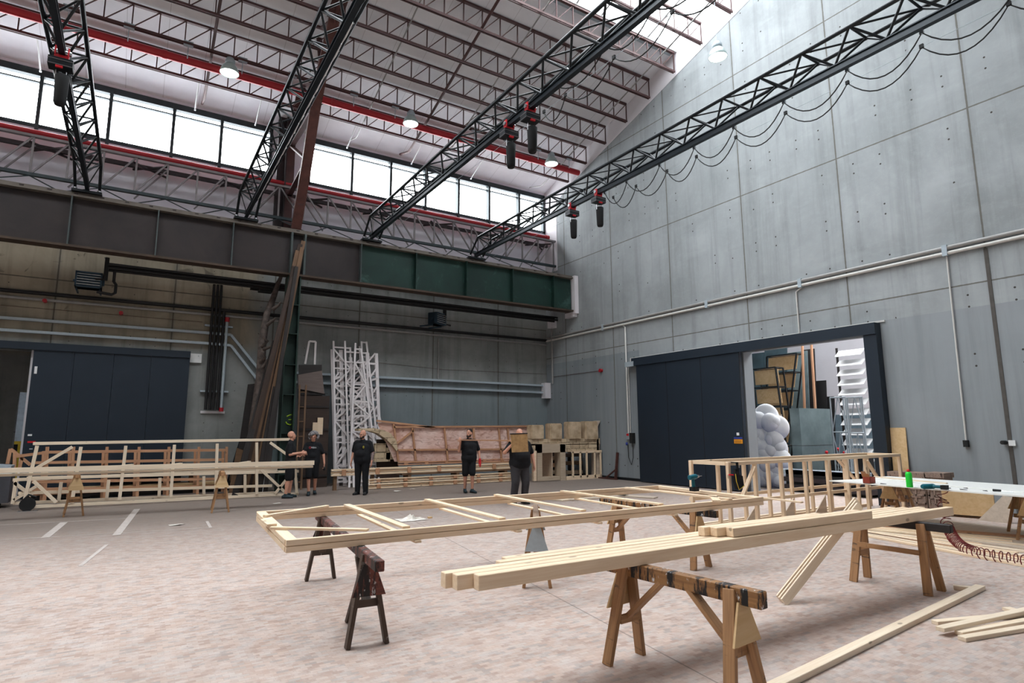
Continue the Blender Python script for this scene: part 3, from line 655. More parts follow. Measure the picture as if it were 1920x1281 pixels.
names = ['leftmost of the four black riser pipes on the back wall', 'second of the four black riser pipes on the back wall', 'third of the four black riser pipes on the back wall', 'rightmost of the four black riser pipes, shorter at the top']
for k in range(4):
    x = 1.84+.105*k
    pipe('riser_pipe', [(x if k < 3 else x+.02, 20.645, 2.43), (x if k < 3 else x+.02, 20.645, [6.4, 6.4, 6.4, 5.55][k])], .042 if k != 3 else .045, M['black_pipe'], names[k], 'black riser pipes')
pipe('riser_pipe', [(2.28, 20.645, 2.5), (2.28, 20.645, 5.22)], .042, M['galv'], 'grey riser pipe with red caps beside the black risers')
tag(MB().tube([(2.28, 20.6, 2.38), (2.28, 20.6, 2.5)], .065, 12).build('red_fitting', M['red_pipe']), 'red cap at the foot of the grey riser pipe', 'pipe cap')
tag(MB().tube([(2.28, 20.6, 5.22), (2.28, 20.6, 5.36)], .07, 12).build('red_fitting', M['red_pipe']), 'red cap at the top of the grey riser pipe', 'pipe cap')
for z, lb in ((2.98, 'lower steel bracket rail across the riser pipes'), (5.05, 'upper steel bracket rail across the riser pipes')): tag(MB().box((1.66, 20.68, z), (2.46, 20.79, z+.05)).build('pipe_bracket', M['galv']), lb, 'bracket')
tag(MB().box((1.72, 20.76, 2.32), (2.4, 20.795, 2.40)).build('wall_patch', M['plaster']), 'white plaster patch under the riser pipes', 'patch')
for i, (px, py) in enumerate([(84, 564), (227, 587)]):
    p = WY(px, py, 20.68); tag(MB().tube([(p.x, 20.79, p.z), (p.x, 20.64, p.z)], .055, 12).build('wall_bell', M['red_pipe']), ['round red fitting on the back wall below the left heater', 'round red fitting on the back wall left of the riser pipes'][i], 'fitting')
def tray(pts, label):
    t = thing('cable_tray', label, 'cable tray', pts[0], 'galvanised cable trays')
    for a, c in zip(pts[:-1], pts[1:]):
        beam('tray_run', a, c, .12, .075, M['galv'], t)
    return t
tray([(XL, 20.7, 4.83), (1.7, 20.7, 4.83), (2.42, 20.7, 4.82), (3.36, 20.7, 3.7), (3.6, 20.7, 3.68)], 'upper cable tray on the left back wall, stepping down to the right')
tray([(XL, 20.7, 4.50), (1.75, 20.7, 4.50), (2.44, 20.7, 4.48), (3.3, 20.7, 3.4)], 'lower cable tray on the left back wall, stepping down to the right')
tray([(4.5, 20.7, 3.70), (14.86, 20.7, 3.64)], 'upper cable tray on the back wall right of the column')
tray([(4.5, 20.7, 3.39), (14.86, 20.7, 3.34)], 'lower cable tray on the back wall right of the column')
tag(MB().box((14.6, 20.5, 3.1), (14.89, 20.79, 3.75)).build('cable_box', M['plaster']), 'white box where the cable trays meet the corner', 'box')
pipe('corner_conduit', [(14.84, 20.3, 3.7), (14.84, 20.3, 6.2)], .045, M['grey_pipe'], 'grey vertical conduit in the corner of the two walls')
tag(MB().box((14.62, 20.0, 6.05), (14.88, 20.3, 6.5)).build('pipe_patch', M['plaster']), 'white plaster patch in the corner where the heating pipes end', 'patch')
pipe('wall_wire', [(-14, 20.785, 5.2), (1.6, 20.785, 5.18)], .005, M['rivet_steel'], 'thin red wire along the left back wall', n=5)
pipe('wall_wire', [(7.4, 20.785, 4.22), (10, 20.785, 4.1), (14.88, 20.785, 4.15)], .005, M['rivet_steel'], 'thin red wire along the back wall near the corner', n=5)
p0 = WX(1036, 707, XR-.02); p1 = WX(1128, 695, XR-.02)
pipe('wall_wire', [p0, p1], .009, M['rivet_steel'], 'thin red pipe on the right wall near the corner', n=6)
tag(MB().tube([(XR-.01, p1.y, p1.z), (XR-.12, p1.y, p1.z)], .07, 12).build('wall_bell', M['red_pipe']), 'red round fitting on the right wall near the corner', 'fitting')
pipe('wall_pipe', [(9.75, 20.76, 3.7), (9.75, 20.76, 5.3)], .025, M['grey_pipe'], 'thin vertical conduit in the middle of the back wall', n=8)
# heaters
def heater(c, lab, rz):
    t = thing('unit_heater', lab, 'heater', c, 'louvred unit heaters', rz)
    w, d, h = .31, .2, .22
    def rot(mb, nm, mt):
        for i, v in enumerate(mb.v): mb.v[i] = Matrix.Rotation(rz, 3, 'Z') @ v + V(c)
        o = mb.build(nm, mt, t); o.rotation_euler = (0, 0, -rz); o.location = (0, 0, 0); return o
    b = MB().box((-w, -d, -h), (w, d, -h+.04)).box((-w, -d, h-.04), (w, d, h)).box((-w, -d, -h), (-w+.04, d, h)).box((w-.04, -d, -h), (w, d, h)).box((-w, -d+.1, -h), (w, d, h))
    rot(b, 'casing', M['heater'])
    for k in range(5):
        z = -h+.075+k*.073; rot(MB().prism([(-w+.04, -d-.02, z-.012), (-w+.04, -d+.06, z+.02), (-w+.04, -d+.06, z+.03), (-w+.04, -d-.02, z-.002)], (2*w-.08, 0, 0)), 'louvre_blade', M['cream'])
    rot(MB().box((w, -.03, -.1), (w+.05, .05, .06)).box((-w-.05, -.03, -.05), (-w, .03, .0)), 'side_bracket', M['heater'])
    rot(MB().box((-w+.02, 0, -h-.05), (-w+.06, .6, -h)).box((w-.06, 0, -h-.05), (w-.02, .6, -h)), 'wall_bracket', M['heater'])
p = WY(167, 527, 20.1); heater((p.x, 20.1, p.z), 'blue grey louvred heater on the left back wall', 0)
p = WY(820, 599, 20.1); heater((p.x, 20.1, p.z), 'blue grey louvred heater hanging on the back wall below the green girder', .5)
t = thing('heating_riser', 'black pipe drop feeding the heater below the green girder', 'pipe', (10.2, 20, 5.7))
p = WY(834, 575, 20.1); MB().tube([(p.x, 20.1, 6.4), (p.x, 20.1, 6.05)], .07, 10).build('drop_pipe', M['black_pipe'], t)
MB().tube([(p.x, 20.1, 6.1), (p.x+.05, 20.1, 5.75), (p.x+.25, 20.1, 5.72)], .035, 8).build('drop_pipe', M['black_pipe'], t)
p = WY(492, 540, 20.3); t = thing('wall_projector', 'black projector like unit on a bracket behind the plank bundle', 'projector', (p.x, 20.3, p.z))
MB().box((p.x-.35, 20.2, p.z-.08), (p.x-.05, 20.45, p.z+.08)).box((p.x-.1, 20.15, p.z-.13), (p.x+.3, 20.5, p.z+.13)).build('body', M['rubber'], t); MB().box((p.x+.2, 20.3, p.z+.1), (p.x+.3, 20.5, 6.4)).build('bracket', M['rubber'], t)
p = WY(367, 672, 20.76); t = thing('control_box', 'white control box on the wall right of the left sliding door', 'box', (p.x, 20.76, p.z-.15)); MB().box((p.x-.16, 20.72, p.z-.14), (p.x+.16, 20.795, p.z+.14)).build('cover', M['white'], t); MB().ball((p.x+.07, 20.715, p.z+.07), .015, 8, 6).build('button', M['galv'], t)
for (px, py, w, h, m, nm, lb) in [(56, 816, .09, .05, M['white'], 'door_label', 'small white label low on the left sliding door'), (59, 829, .17, .045, M['red'], 'door_label', 'red strip label low on the left sliding door'), (58, 842, .07, .02, M['white'], 'door_label', 'narrow white label under the red strip on the left door')]:
    p = WY(px, py, 20.59); tag(MB().box((p.x-w/2, 20.585, p.z-h/2), (p.x+w/2, 20.597, p.z+h/2)).build(nm, m), lb, 'label')
# right wall services
for z, r, lb in ((5.68, .045, 'upper white conduit along the right wall'), (5.56, .04, 'lower white conduit along the right wall')):
    pipe('wall_conduit', [(XR-.06, 20.7, z), (XR-.06, -6, z)], r, M['grey_pipe'] if z > 5.6 else M['white_pipe'], lb, 'long conduits on the right wall')
for k, y in enumerate([17.0, 12.1, 9.0, 5.6]): tag(MB().box((XR-.115, y-.05, 5.5), (XR-.005, y+.05, 5.74)).build('conduit_clamp', M['galv']), ['grey clamp on the right wall conduits above the switch box', 'grey clamp on the right wall conduits above the closed door panel', 'grey clamp on the right wall conduits above the doorway', 'grey clamp on the right wall conduits right of the doorway'][k], 'clamp', 'clamps on the right wall conduits')
a = WX(1172, 603, XR-.04); c = WX(1180, 812, XR-.04)
pipe('wall_conduit', [(XR-.05, a.y+.15, 5.56), (XR-.05, a.y, 5.45), (XR-.05, a.y, c.z)], .03, M['white_pipe'], 'thin white conduit dropping to the switch box on the right wall', n=8)
pipe('wall_conduit', [(XR-.05, a.y-.1, 4.1), (XR-.05, a.y-.1, c.z)], .018, M['white_pipe'], 'thinner white conduit beside the drop to the switch box', n=8)
t = thing('switch_box', 'black and red switch box with a hanging cable on the right wall', 'switch', (XR-.05, a.y, c.z-.3))
MB().box((XR-.12, a.y-.28, c.z-.36), (XR-.01, a.y-.1, c.z)).build('black_case', M['rubber'], t); MB().box((XR-.1, a.y-.09, c.z-.22), (XR-.01, a.y+.06, c.z)).build('grey_case', M['galv'], t)
MB().box((XR-.13, a.y-.06, c.z-.1), (XR-.1, a.y+.03, c.z-.02)).build('red_switch', M['red'], t); MB().ball((XR-.1, a.y+.06, c.z-.38), (.04, .05, .06), 8, 6).build('plug', M['blue'], t)
MB().tube([(XR-.06, a.y+.04, c.z-.4), (XR-.06, a.y+.03, c.z-.85), (XR-.06, a.y-.1, c.z-1.1), (XR-.06, a.y-.2, c.z-.85), (XR-.06, a.y-.2, c.z-.36)], .012, 6).build('cable', M['rubber'], t)
a = WX(1492, 537, XR-.04)
pipe('wall_conduit', [(XR-.04, a.y-.15, 5.5), (XR-.04, a.y, 5.42), (XR-.04, a.y, 4.3)], .02, M['white_pipe'], 'thin white conduit dropping to the header of the right doorway', n=8)
a = WX(1775, 480, XR-.04)
pipe('wall_conduit', [(XR-.04, a.y, 5.5), (XR-.04, a.y+.04, 1.5)], .018, M['white_pipe'], 'long thin white conduit dropping down the right end of the right wall', n=8)
tag(MB().box((XR-.08, a.y-.0, 1.36), (XR-.005, a.y+.09, 1.5)).build('wall_socket', M['rubber']), 'black socket at the foot of the long thin white conduit', 'socket')
p = WX(1898, 831, XR-.03); tag(MB().box((XR-.05, p.y-.055, p.z-.055), (XR-.005, p.y+.055, p.z+.055)).build('wall_sensor', M['white']), 'square white sensor on the right wall beside the dark joint', 'sensor')
p = WX(1885, 830, XR-.03); tag(MB().tube([(XR-.01, p.y, p.z), (XR-.13, p.y+.02, p.z)], .04, 12).build('wall_camera', M['rubber']), 'small black camera on the right wall left of the white sensor', 'camera')
tag(MB().box((XR-.012, 4.86, 0), (XR-.003, 4.93, 5.5)).build('wall_joint_strip', plain('dark_joint_filler', L(86, 82, 78), .8)), 'dark vertical joint strip at the far right of the wall', 'strip')
p = WX(1356, 810, 14.63)
t = thing('door_sign', 'small orange and blue warning sign on the right sliding door', 'sign', (14.65, p.y, p.z))
c = WX(1384, 828, 14.65); MB().box((14.64, c.y-.15, c.z-.06), (14.655, c.y+.13, c.z+.06)).build('orange_panel', M['orange'], t)
MB().box((14.64, c.y-.15, c.z+.07), (14.655, c.y+.13, c.z+.12)).build('blue_panel', M['blue'], t)
b = MB(); [b.box((14.636, c.y-.12, c.z-.035+k*.028), (14.64, c.y+.10, c.z-.028+k*.028)) for k in range(3)]; b.build('printed_lines', M['rubber'], t)
tag(MB().box((14.64, c.y-.05, c.z+.17), (14.655, c.y+.03, c.z+.25)).build('door_label', M['white']), 'tiny white label above the orange door sign', 'label')
for k in range(2):
    p = WX(1255+k*110, 712, 14.64)
# T-shaped iron leaning at the right wall
a = WX(1167, 852, XR-.06); t = thing('steel_angle_piece', 'rusty steel angle with a strut leaning on the right wall', 'steel piece', (14.6, a.y, 0))
p = FL(1165, 899); beam('post', (14.83, p.y+.0, .95), (14.70, p.y, .02), .09, .05, M['rivet_steel'], t); beam('strut', (14.66, p.y+.5, .02), (14.74, p.y+.02, .35), .06, .04, M['rivet_steel'], t); beam('foot', (14.68, p.y+.9, .025), (14.68, p.y-.1, .025), .12, .04, M['rivet_steel'], t)
# ============================================================ TRESTLES
def trestle(c, ang, Lb, gap, label, h=.73, bh=.085, lw=.085, mat='horse', top='horse_paint', spread=.17, plate=1, stretcher=False, brace=True, splay_end=.06, overh=None):
    """c: floor centre, ang: direction of the beam in plan (deg from +X), gap: distance between the leg pairs"""
    t = thing('trestle', label, 'trestle', (c[0], c[1], 0), 'wooden trestles')
    d = V((math.cos(math.radians(ang)), math.sin(math.radians(ang)), 0)); n = V((-d.y, d.x, 0)); C = V((c[0], c[1], 0))
    up = V((0, 0, 1))
    beam('top_beam', C-d*Lb/2+up*(h-bh/2), C+d*Lb/2+up*(h-bh/2), .075, bh, M[top], t, bevel=.006)
    for s in (-1, 1):
        for k in (-1, 1):
            beam('leg', C+d*s*(gap/2+splay_end)+n*k*spread+up*0, C+d*s*gap/2+n*k*.035+up*(h-.02), .036, lw, M[mat], t, up=d, bevel=.003)
        if plate:
            e = C+d*s*(gap/2+.035+.02); z0 = h-.34; w0 = .05; w1 = .05+(spread-.035)*.47+.03
            b = MB().prism([e+n*w0+up*(h-.09), e-n*w0+up*(h-.09), e-n*w1+up*z0+d*s*.02, e+n*w1+up*z0+d*s*.02], d*s*.015)
            b.build('gusset_plate', {1: M['ply'], 2: M['horse_red'], 3: M['galv']}[plate], t)
    if brace:
        for s in (-1, 1): beam('brace', C+d*s*(gap/2)+up*.33, C+d*s*(gap/2-.34)+up*(h-.09), .035, .075, M[mat], t, up=n, bevel=.003)
    for s in (-1, 1): beam('cross_tie', C+d*s*gap/2-n*.10+up*.32, C+d*s*gap/2+n*.10+up*.32, .03, .06, M[mat], t)
    if stretcher: beam('stretcher', C-d*gap/2+n*.12+up*.42, C+d*gap/2+n*.12+up*.42, .03, .05, M[mat], t)
    return t
# T4: foreground under the timber pile
trestle((3.365, 3.15), 94.5, 1.36, .92, 'foreground trestle with a black paint crusted beam under the timber pile', h=.735, bh=.105, lw=.085, spread=.185)
trestle((7.36, 3.62), 92.5, 1.2, .64, 'right trestle carrying the far end of the timber pile, dark blackened beam end', h=.735, plate=0, stretcher=True, brace=False, mat='horse', top='black_wood')
tr1 = trestle((1.89, 6.27), 83.9, 3.2, 2.36, 'long trestle crusted with red and dark paint under the near left end of the frame', h=.735, mat='horse_dark', top='horse_red', spread=.16, plate=2, brace=True)
p = FL(654, 1166); beam('repair_leg', (p.x, p.y, .0), V((1.73, 5.05, .66)), .07, .04, M['horse_dark'], tr1, up=(0, 1, 0), bevel=.004)
trestle((4.36, 6.36), 56, 1.5, 1.3, 'trestle seen end on with a bare grey plate, under the middle of the long frame', h=.735, mat='horse', top='horse_grey', spread=.15, plate=3)
trestle((6.15, 6.1), 97, 1.95, 1.3, 'trestle with crossed braces under the right part of the long frame', h=.735)
trestle((-.95, 16.2), 94, .9, .6, 'left small trestle carrying the long timbers before the left frames', h=.88, top='horse', spread=.17, brace=False, splay_end=.02)
trestle((1.78, 15.1), 85, .9, .6, 'small trestle carrying the long timbers just left of the men', h=.88, top='horse', spread=.17, brace=False, splay_end=.02)
# ============================================================ LONG PANEL FRAME ON TRESTLES
z = .735
P00, P01, P10, P11 = V((1.16, 5.42, 0)), V((1.27, 7.50, 0)), V((7.28, 5.20, 0)), V((7.45, 7.20, 0))
t = thing('timber_framework', 'long pale timber frame lying flat on three trestles', 'timber frame', (4.2, 6.3, z))
up = V((0, 0, 1)); pm = M['pine']
for lv, nm in ((0, 'lower'), (1, 'upper')):
    zz = z+.025+.055*lv
    beam('side_rail', P00+up*zz, P10+up*zz, .045, .05, pm, t, bevel=.003); beam('side_rail', P01+up*zz, P11+up*zz, .045, .05, pm, t, bevel=.003)
    beam('end_rail', P00.lerp(P01, .013)+V((.045, 0, 0))+up*zz, P01.lerp(P00, .013)+V((.045, 0, 0))+up*zz, .10, .046, pm, t, bevel=.003)
    beam('end_rail', P10.lerp(P11, .013)-V((.045, 0, 0))+up*zz, P11.lerp(P10, .013)-V((.045, 0, 0))+up*zz, .09, .046, pm, t, bevel=.003)
zt = z+.117
def onframe(x, y): return FL(x, y, zt)
for (a, c) in [((650, 947), (762, 989)), ((800, 937), (942, 973)), ((930, 928), (1094, 958)), ((1054, 921), (1240, 946)), ((1174, 915), (1370, 936))]:
    beam('cross_batten', onframe(*a), onframe(*c), .075, .022, pm, t, bevel=.002)
for (a, c) in [((496, 968), (614, 949)), ((508, 990), (690, 994))]: beam('corner_brace', onframe(*a), onframe(*c), .055, .022, pm, t, bevel=.002)
beam('block', onframe(497, 975), onframe(510, 985), .09, .022, pm, t)
zb2 = z-.012+.0
for (x, y) in [(728, 993), (905, 978), (1062, 968), (1190, 954), (1390, 930)]:
    A = FL(x, y, z-.012); fy = P00.y+(A.x-P00.x)/(P10.x-P00.x)*(P10.y-P00.y); beam('under_batten', (A.x-.02, fy-.05, z-.012), (A.x+.10, fy+2.06, z-.012), .06, .022, pm, t, bevel=.002)
beam('block', FL(1336, 930, zt), FL(1344, 940, zt), .1, .022, pm, t)
# drill standing on the frame
p = FL(1301, 921, z+.105); t = thing('cordless_drill', 'teal and black cordless drill standing on its battery on the long frame', 'drill', p)
def drill(t, p, s=1.0):
    MB().box(p+V((-.04, -.05, 0)), p+V((.06, .05, .06))).build('battery', M['rubber'], t)
    MB().tube([p+V((0, 0, .06)), p+V((-.01, 0, .18))], [.027, .024], 10).build('grip', M['teal'], t)
    MB().tube([p+V((-.09, 0, .20)), p+V((-.08, 0, .20)), p+V((.05, 0, .21)), p+V((.07, 0, .21))], [.03, .038, .038, .03], 14).build('motor_housing', M['teal'], t)
    MB().tube([p+V((.07, 0, .21)), p+V((.12, 0, .212)), p+V((.13, 0, .212)), p+V((.19, 0, .214))], [.026, .018, .006, .005], 12).build('chuck', M['chrome'], t)
drill(t, V(p))
# ============================================================ TIMBER PILE
z = .735; hh = .095
tims = [((1.93, 3.50), (8.22, 3.36), .075), ((1.82, 3.585), (7.85, 3.45), .075), ((1.78, 3.672), (7.95, 3.54), .075), ((2.25, 3.76), (7.75, 3.63), .075), ((2.35, 3.845), (7.65, 3.72), .075)]
lab = ['front one of the thick timbers on the foreground trestles, reaching furthest right', 'second thick timber from the front on the foreground trestles', 'third thick timber of the pile, its end sticking out furthest left', 'fourth thick timber from the front on the foreground trestles', 'rearmost thick timber on the foreground trestles']
for (a, c, w), lb in zip(tims, lab):
    tag(beam('timber', (a[0], a[1], z+hh/2), (c[0], c[1], z+hh/2), w, hh, M['pine'], bevel=.004), lb, 'timber', 'pile of long timbers')
z2 = z+hh+.04
for k, (y0, y1, x0, x1) in enumerate([(3.48, 3.40, 4.40, 6.50), (3.57, 3.49, 4.30, 6.45), (3.65, 3.57, 4.24, 5.9)]):
    tag(beam('timber', (x0, y0, z2), (x1, y1, z2), .078, .075, M['pine'], bevel=.004), ['front one of the three short timbers lying on the pile', 'middle one of the three short timbers lying on the pile', 'rear one of the three short timbers lying on the pile'][k], 'timber', 'short timbers on the pile')
# leaning boards
for k in range(3):
    a = FL(1470, 1134, .0)+V((.035*k, .05*k, .02+.0*k)); c = FL(1612, 948, .90)+V((.06*k, .045*k, .02*k))
    tag(beam('board', a, c, .085, .026, M['pine_pale'], up=(-.35, -1, .3), bevel=.003), ['left one of the boards leaning from the floor onto the pile', 'middle one of the boards leaning from the floor onto the pile', 'right one of the boards leaning from the floor onto the pile'][k], 'board', 'boards leaning on the pile')
# floor pieces
def fboard(p, q, w, h, lb, zz=0, nm='board', mat='pine_pale', grp=None, zq=None):
    a = FL(*p, zz+h)+V((0, 0, -h/2)); c = FL(*q, (zq if zq is not None else zz)+h)+V((0, 0, -h/2))
    return tag(beam(nm, a, c, w, h, M[mat], bevel=.003), lb, 'board', grp)
fboard((1434, 1290), (1838, 1097), .09, .045, 'long square timber lying alone on the floor at the lower right')
fboard((1787, 1097), (1824, 1101), .07, .045, 'short offcut on the floor behind the end of the long floor timber')
fboard((1752, 1164), (1925, 1148), .07, .035, 'rear offcut of the small heap on the floor at lower right', 0)
fboard((1762, 1176), (1930, 1140), .075, .035, 'longest offcut of the small heap at lower right', .036, zq=.04)
fboard((1797, 1184), (1930, 1160), .07, .035, 'offcut under the longest one in the heap at lower right', 0)
fboard((1803, 1194), (1935, 1172), .07, .035, 'front offcut of the small heap at lower right', 0)
fboard((1886, 1138), (1912, 1146), .09, .03, 'short pale block at the back of the small heap at lower right', 0.04)
# floor rag
p = FL(770, 975); t = thing('crumpled_paper', 'crumpled pale paper or rag lying on the floor under the long frame', 'paper', p)
b = MB(); random.seed(3); n = 9; V0 = []
for i in range(n):
    for j in range(n):
        u, v = i/(n-1)-.5, j/(n-1)-.5; V0.append(V(p)+V((u*.55+random.uniform(-.03, .03), v*.4+random.uniform(-.03, .03), .01+max(0, .16-abs(u*.5)-abs(v*.4)*random.uniform(.2, 1))*random.uniform(.3, 1))))
b.add(V0, [(i*n+j, (i+1)*n+j, (i+1)*n+j+1, i*n+j+1) for i in range(n-1) for j in range(n-1)]); b.build('sheet', M['paper'], t)
p = FL(806, 972); tag(MB().box(V(p)+V((-.04, -.03, 0)), V(p)+V((.04, .03, .03))).build('wood_block', M['ply']), 'tiny wooden block on the floor beside the crumpled paper', 'block')
for i, (x, y) in enumerate([(520, 945), (742, 913), (772, 918), (744, 922), (330, 985)]):
    p = FL(x, y); b = MB().add([V(p)+V((math.cos(a)*random.uniform(.06, .16), math.sin(a)*random.uniform(.06, .16), .004+random.uniform(0, .02))) for a in [k*.9 for k in range(7)]], [tuple(range(7))])
    tag(b.build('paper_scrap', M['paper']), ['white paper scraps on the floor before the man at left', 'small paper scrap on the floor right of the bald bearded man', 'small paper scrap further right on the grey floor', 'flat paper scrap on the floor near the panel frame', 'paper scrap on the floor left of the long frame'][i], 'paper scrap', 'paper scraps')
# floor tape marks
for i, (a, c, w) in enumerate([((84, 1009), (120, 980), .12), ((218, 1004), (257, 955), .12), ((0, 1013), (395, 990), .03), ((395, 990), (388, 978), .05), ((0, 985), (250, 972), .03), ((150, 1062), (200, 1022), .05)]):
    A = FL(*a); B = FL(*c); tag(MB().bar(A+V((0, 0, .003)), B+V((0, 0, .003)), w, .003).build('floor_tape', M['tape']), ['broad pale tape stripe on the floor at far left', 'broad pale tape stripe on the floor below the left small trestle', 'long thin tape line across the floor at left', 'short tape tick at the end of the long tape line', 'thin tape line nearer the left frames', 'short tape stripe nearest the camera at left'][i], 'tape', 'tape marks on the floor')
# ============================================================ STUD FRAMES (right)
def ladder_frame(Y, x0, x1, z1, studs, label, mid=.52, diag=()):
    t = thing('stud_wall', label, 'timber frame', ((x0+x1)/2, Y, 0), 'open timber stud frames')
    beam('top_rail', (x0, Y, z1-.03), (x1, Y, z1-.03), .06, .06, pm, t, bevel=.003); beam('bottom_rail', (x0, Y, .03), (x1, Y, .03), .06, .06, pm, t, bevel=.003)
    beam('mid_rail', (x0, Y+.04, mid), (x1, Y+.04, mid), .03, .06, pm, t, bevel=.003)
    for x in studs: beam('stud', (x, Y, .06), (x, Y, z1-.06), .06, .06, pm, t, up=(0, 1, 0), bevel=.003)
    for (a, za, c, zc_) in diag: beam('diagonal_brace', (a, Y-.03, za), (c, Y-.03, zc_), .03, .07, pm, t, up=(0, 1, 0))
    return t
ladder_frame(7.5, 8.5, 14.5, 1.2, [8.53, 9.25, 10.0, 10.75, 11.5, 12.2, 12.9, 13.5, 14.0, 14.47], 'rear stud frame standing in front of the right doorway', diag=((13.2, 1.1, 14.0, .5),))
ladder_frame(6.75, 8.56, 14.4, 1.2, [8.59, 9.3, 10.05, 10.8, 11.55, 12.25, 12.95, 13.6, 14.37], 'front stud frame before the right doorway, with the tool pouch on it', diag=((8.75, .45, 9.25, 1.1), (12.95, 1.1, 13.6, .45)))
for i, (a, c) in enumerate([((8.59, 6.79), (8.56, 7.46)), ((14.41, 6.79), (14.47, 7.46))]): 
    tag(beam('tie_bar', (a[0], a[1], 1.17), (c[0], c[1], 1.17), .06, .06, pm), ['short timber tying the two stud frames at their left end', 'short timber tying the two stud frames at their right end'][i], 'board')
for i, x in enumerate((9.4, 10.5, 11.6)):
    tag(MB().prism([(x, 7.15, .0), (x+.5, 7.15, 0), (x+.5, 7.15, .42)], (0, .02, 0)).build('plywood_gusset', M['ply_grey']), ['left triangular plywood piece standing between the stud frames', 'middle triangular plywood piece standing between the stud frames', 'right triangular plywood piece standing between the stud frames'][i], 'plywood piece', 'triangular plywood pieces')
for i, (x0, y, zz) in enumerate([(8.3, 6.9, .02), (8.6, 7.1, .02), (8.2, 7.3, .02), (9.0, 7.75, .02)]):
    tag(beam('board', (x0, y, zz), (x0+4.5, y+.1, zz), .07, .035, M['pine_pale']), ['board on the floor nearest the front stud frame', 'second board on the floor between the stud frames', 'third board on the floor between the stud frames', 'board on the floor behind the rear stud frame'][i], 'board', 'boards on the floor between the stud frames')
# tool pouch
p = WY(1380, 895, 6.65)
t = thing('tool_pouch', 'black tool pouch with yellow trim and red screwdriver hanging on the stud frame', 'pouch', (p.x, 6.6, p.z-.15))
q = V((p.x, 6.66, p.z))
MB().prism([q+V((-.09, 0, .06)), q+V((.1, 0, .02)), q+V((.12, 0, -.14)), q+V((-.02, 0, -.2)), q+V((-.08, 0, -.06))], (0, -.07, 0)).build('pouch_body', M['black_cloth'], t)
MB().prism([q+V((-.04, 0, .14)), q+V((.05, 0, .1)), q+V((.06, 0, 0)), q+V((-.05, 0, .02))], (0, -.04, 0)).build('pouch_flap', M['rubber'], t)
MB().tube([q+V((-.09, -.075, .06)), q+V((-.08, -.075, -.06)), q+V((-.02, -.075, -.2)), q+V((.12, -.075, -.14))], .007, 6).build('yellow_trim', M['yellow'], t)
MB().tube([q+V((-.2, -.03, .05)), q+V((-.08, -.03, .04))], .012, 8).build('screwdriver', M['red'], t)
MB().box(q+V((-.02, -.05, .1)), q+V((.03, -.035, 1.19-p.z))).box(q+V((-.02, -.05, 1.185-p.z)), q+V((.03, .14, 1.2-p.z))).build('strap', M['black_cloth'], t)
# ============================================================ WORK TABLE
z = .76
A, B = FL(1555, 903, z), FL(1980, 938, z); Cc, D = B+V((1.5, -.2, 0)), A+V((1.5, -.3, 0))
t = thing('work_board', 'large white board laid over trestles as a work table at the right', 'table', ((A+B+Cc+D)/4)-V((0, 0, .02)))
MB().prism([A, B, Cc, D], (0, 0, .02)).build('board_sheet', M['white'] if False else plain('white_coated_board', L(236, 236, 232), .35, var=.02), t)
E2 = V((0, 0, .022)); tag(MB().prism([FL(1632, 898, z+.02)+V((0, 0, .003)), FL(1776, 912, z+.02)+V((0, 0, .003)), FL(1930, 926, z+.02)+V((0, 0, .003)), FL(1930, 913, z+.02)+V((0, 0, .003)), FL(1665, 895, z+.02)+V((0, 0, .003))], (0, 0, .018)).build('coated_sheet', bpy.data.materials['white_coated_board']), 'second white panel lying on the back of the work table', 'panel')
zt = z+.023
tag(beam('batten', FL(1640, 897, zt)+V((0, 0, .03)), FL(1776, 910, zt)+V((0, 0, .03)), .04, .02, M['pine_pale']), 'thin pale batten lying on the white work table', 'batten')
p = FL(1630, 906, zt); t = thing('screw_carton', 'small red brown cardboard carton with open flaps on the work table', 'box', p)
P = V(p); s = .09
b = MB().box(P+V((-s, -s*.7, 0)), P+V((s, -s*.7+.004, .11))).box(P+V((-s, s*.7-.004, 0)), P+V((s, s*.7, .11))).box(P+V((-s, -s*.7, 0)), P+V((-s+.004, s*.7, .11))).box(P+V((s-.004, -s*.7, 0)), P+V((s, s*.7, .11))).box(P+V((-s, -s*.7, 0)), P+V((s, s*.7, .004)))
b.build('carton_body', M['card_red'], t); MB().prism([P+V((-s, s*.7, .11)), P+V((s, s*.7, .11)), P+V((s*.8, s*1.1, .2)), P+V((-s*.8, s*1.1, .2))], (0, .004, 0)).build('carton_flap', M['card'], t); MB().prism([P+V((-s, -s*.7, .11)), P+V((-s, s*.7, .11)), P+V((-s*1.3, s*.6, .17)), P+V((-s*1.3, -s*.6, .17))], (.004, 0, 0)).build('carton_flap', M['card'], t)
p = FL(1706, 914, zt); t = thing('spray_can', 'bright green bottle with a red cap on the work table', 'bottle', p)
MB().lathe([(0, 0), (.045, 0), (.048, .01), (.048, .21), (.04, .24), (.02, .255), (0, .255)], p, 16).build('can_body', M['green_fl'], t); MB().lathe([(0, .25), (.024, .25), (.024, .28), (.012, .295), (0, .295)], p, 12).build('can_cap', M['red'], t)
p = V(FL(1745, 917, zt)); t = thing('power_drill', 'teal power drill lying on its side on the white work table', 'drill', p)
q = p+V((0, 0, .04)); ax = V((.9, -.35, 0)).normalized(); sd = V((.35, .9, 0)).normalized()
MB().tube([q-ax*.16, q-ax*.13, q+ax*.05, q+ax*.08], [.03, .042, .042, .03], 12).build('motor_housing', M['teal'], t); MB().tube([q+ax*.08, q+ax*.15], [.025, .012], 10).build('chuck', M['chrome'], t)
MB().tube([q+ax*.0, q+ax*.1-sd*.13], .026, 10).build('grip', M['teal'], t); MB().box(q+ax*.1-sd*.16-V((.05, .04, .035)), q+ax*.1-sd*.16+V((.05, .04, .03))).build('battery', M['rubber'], t)
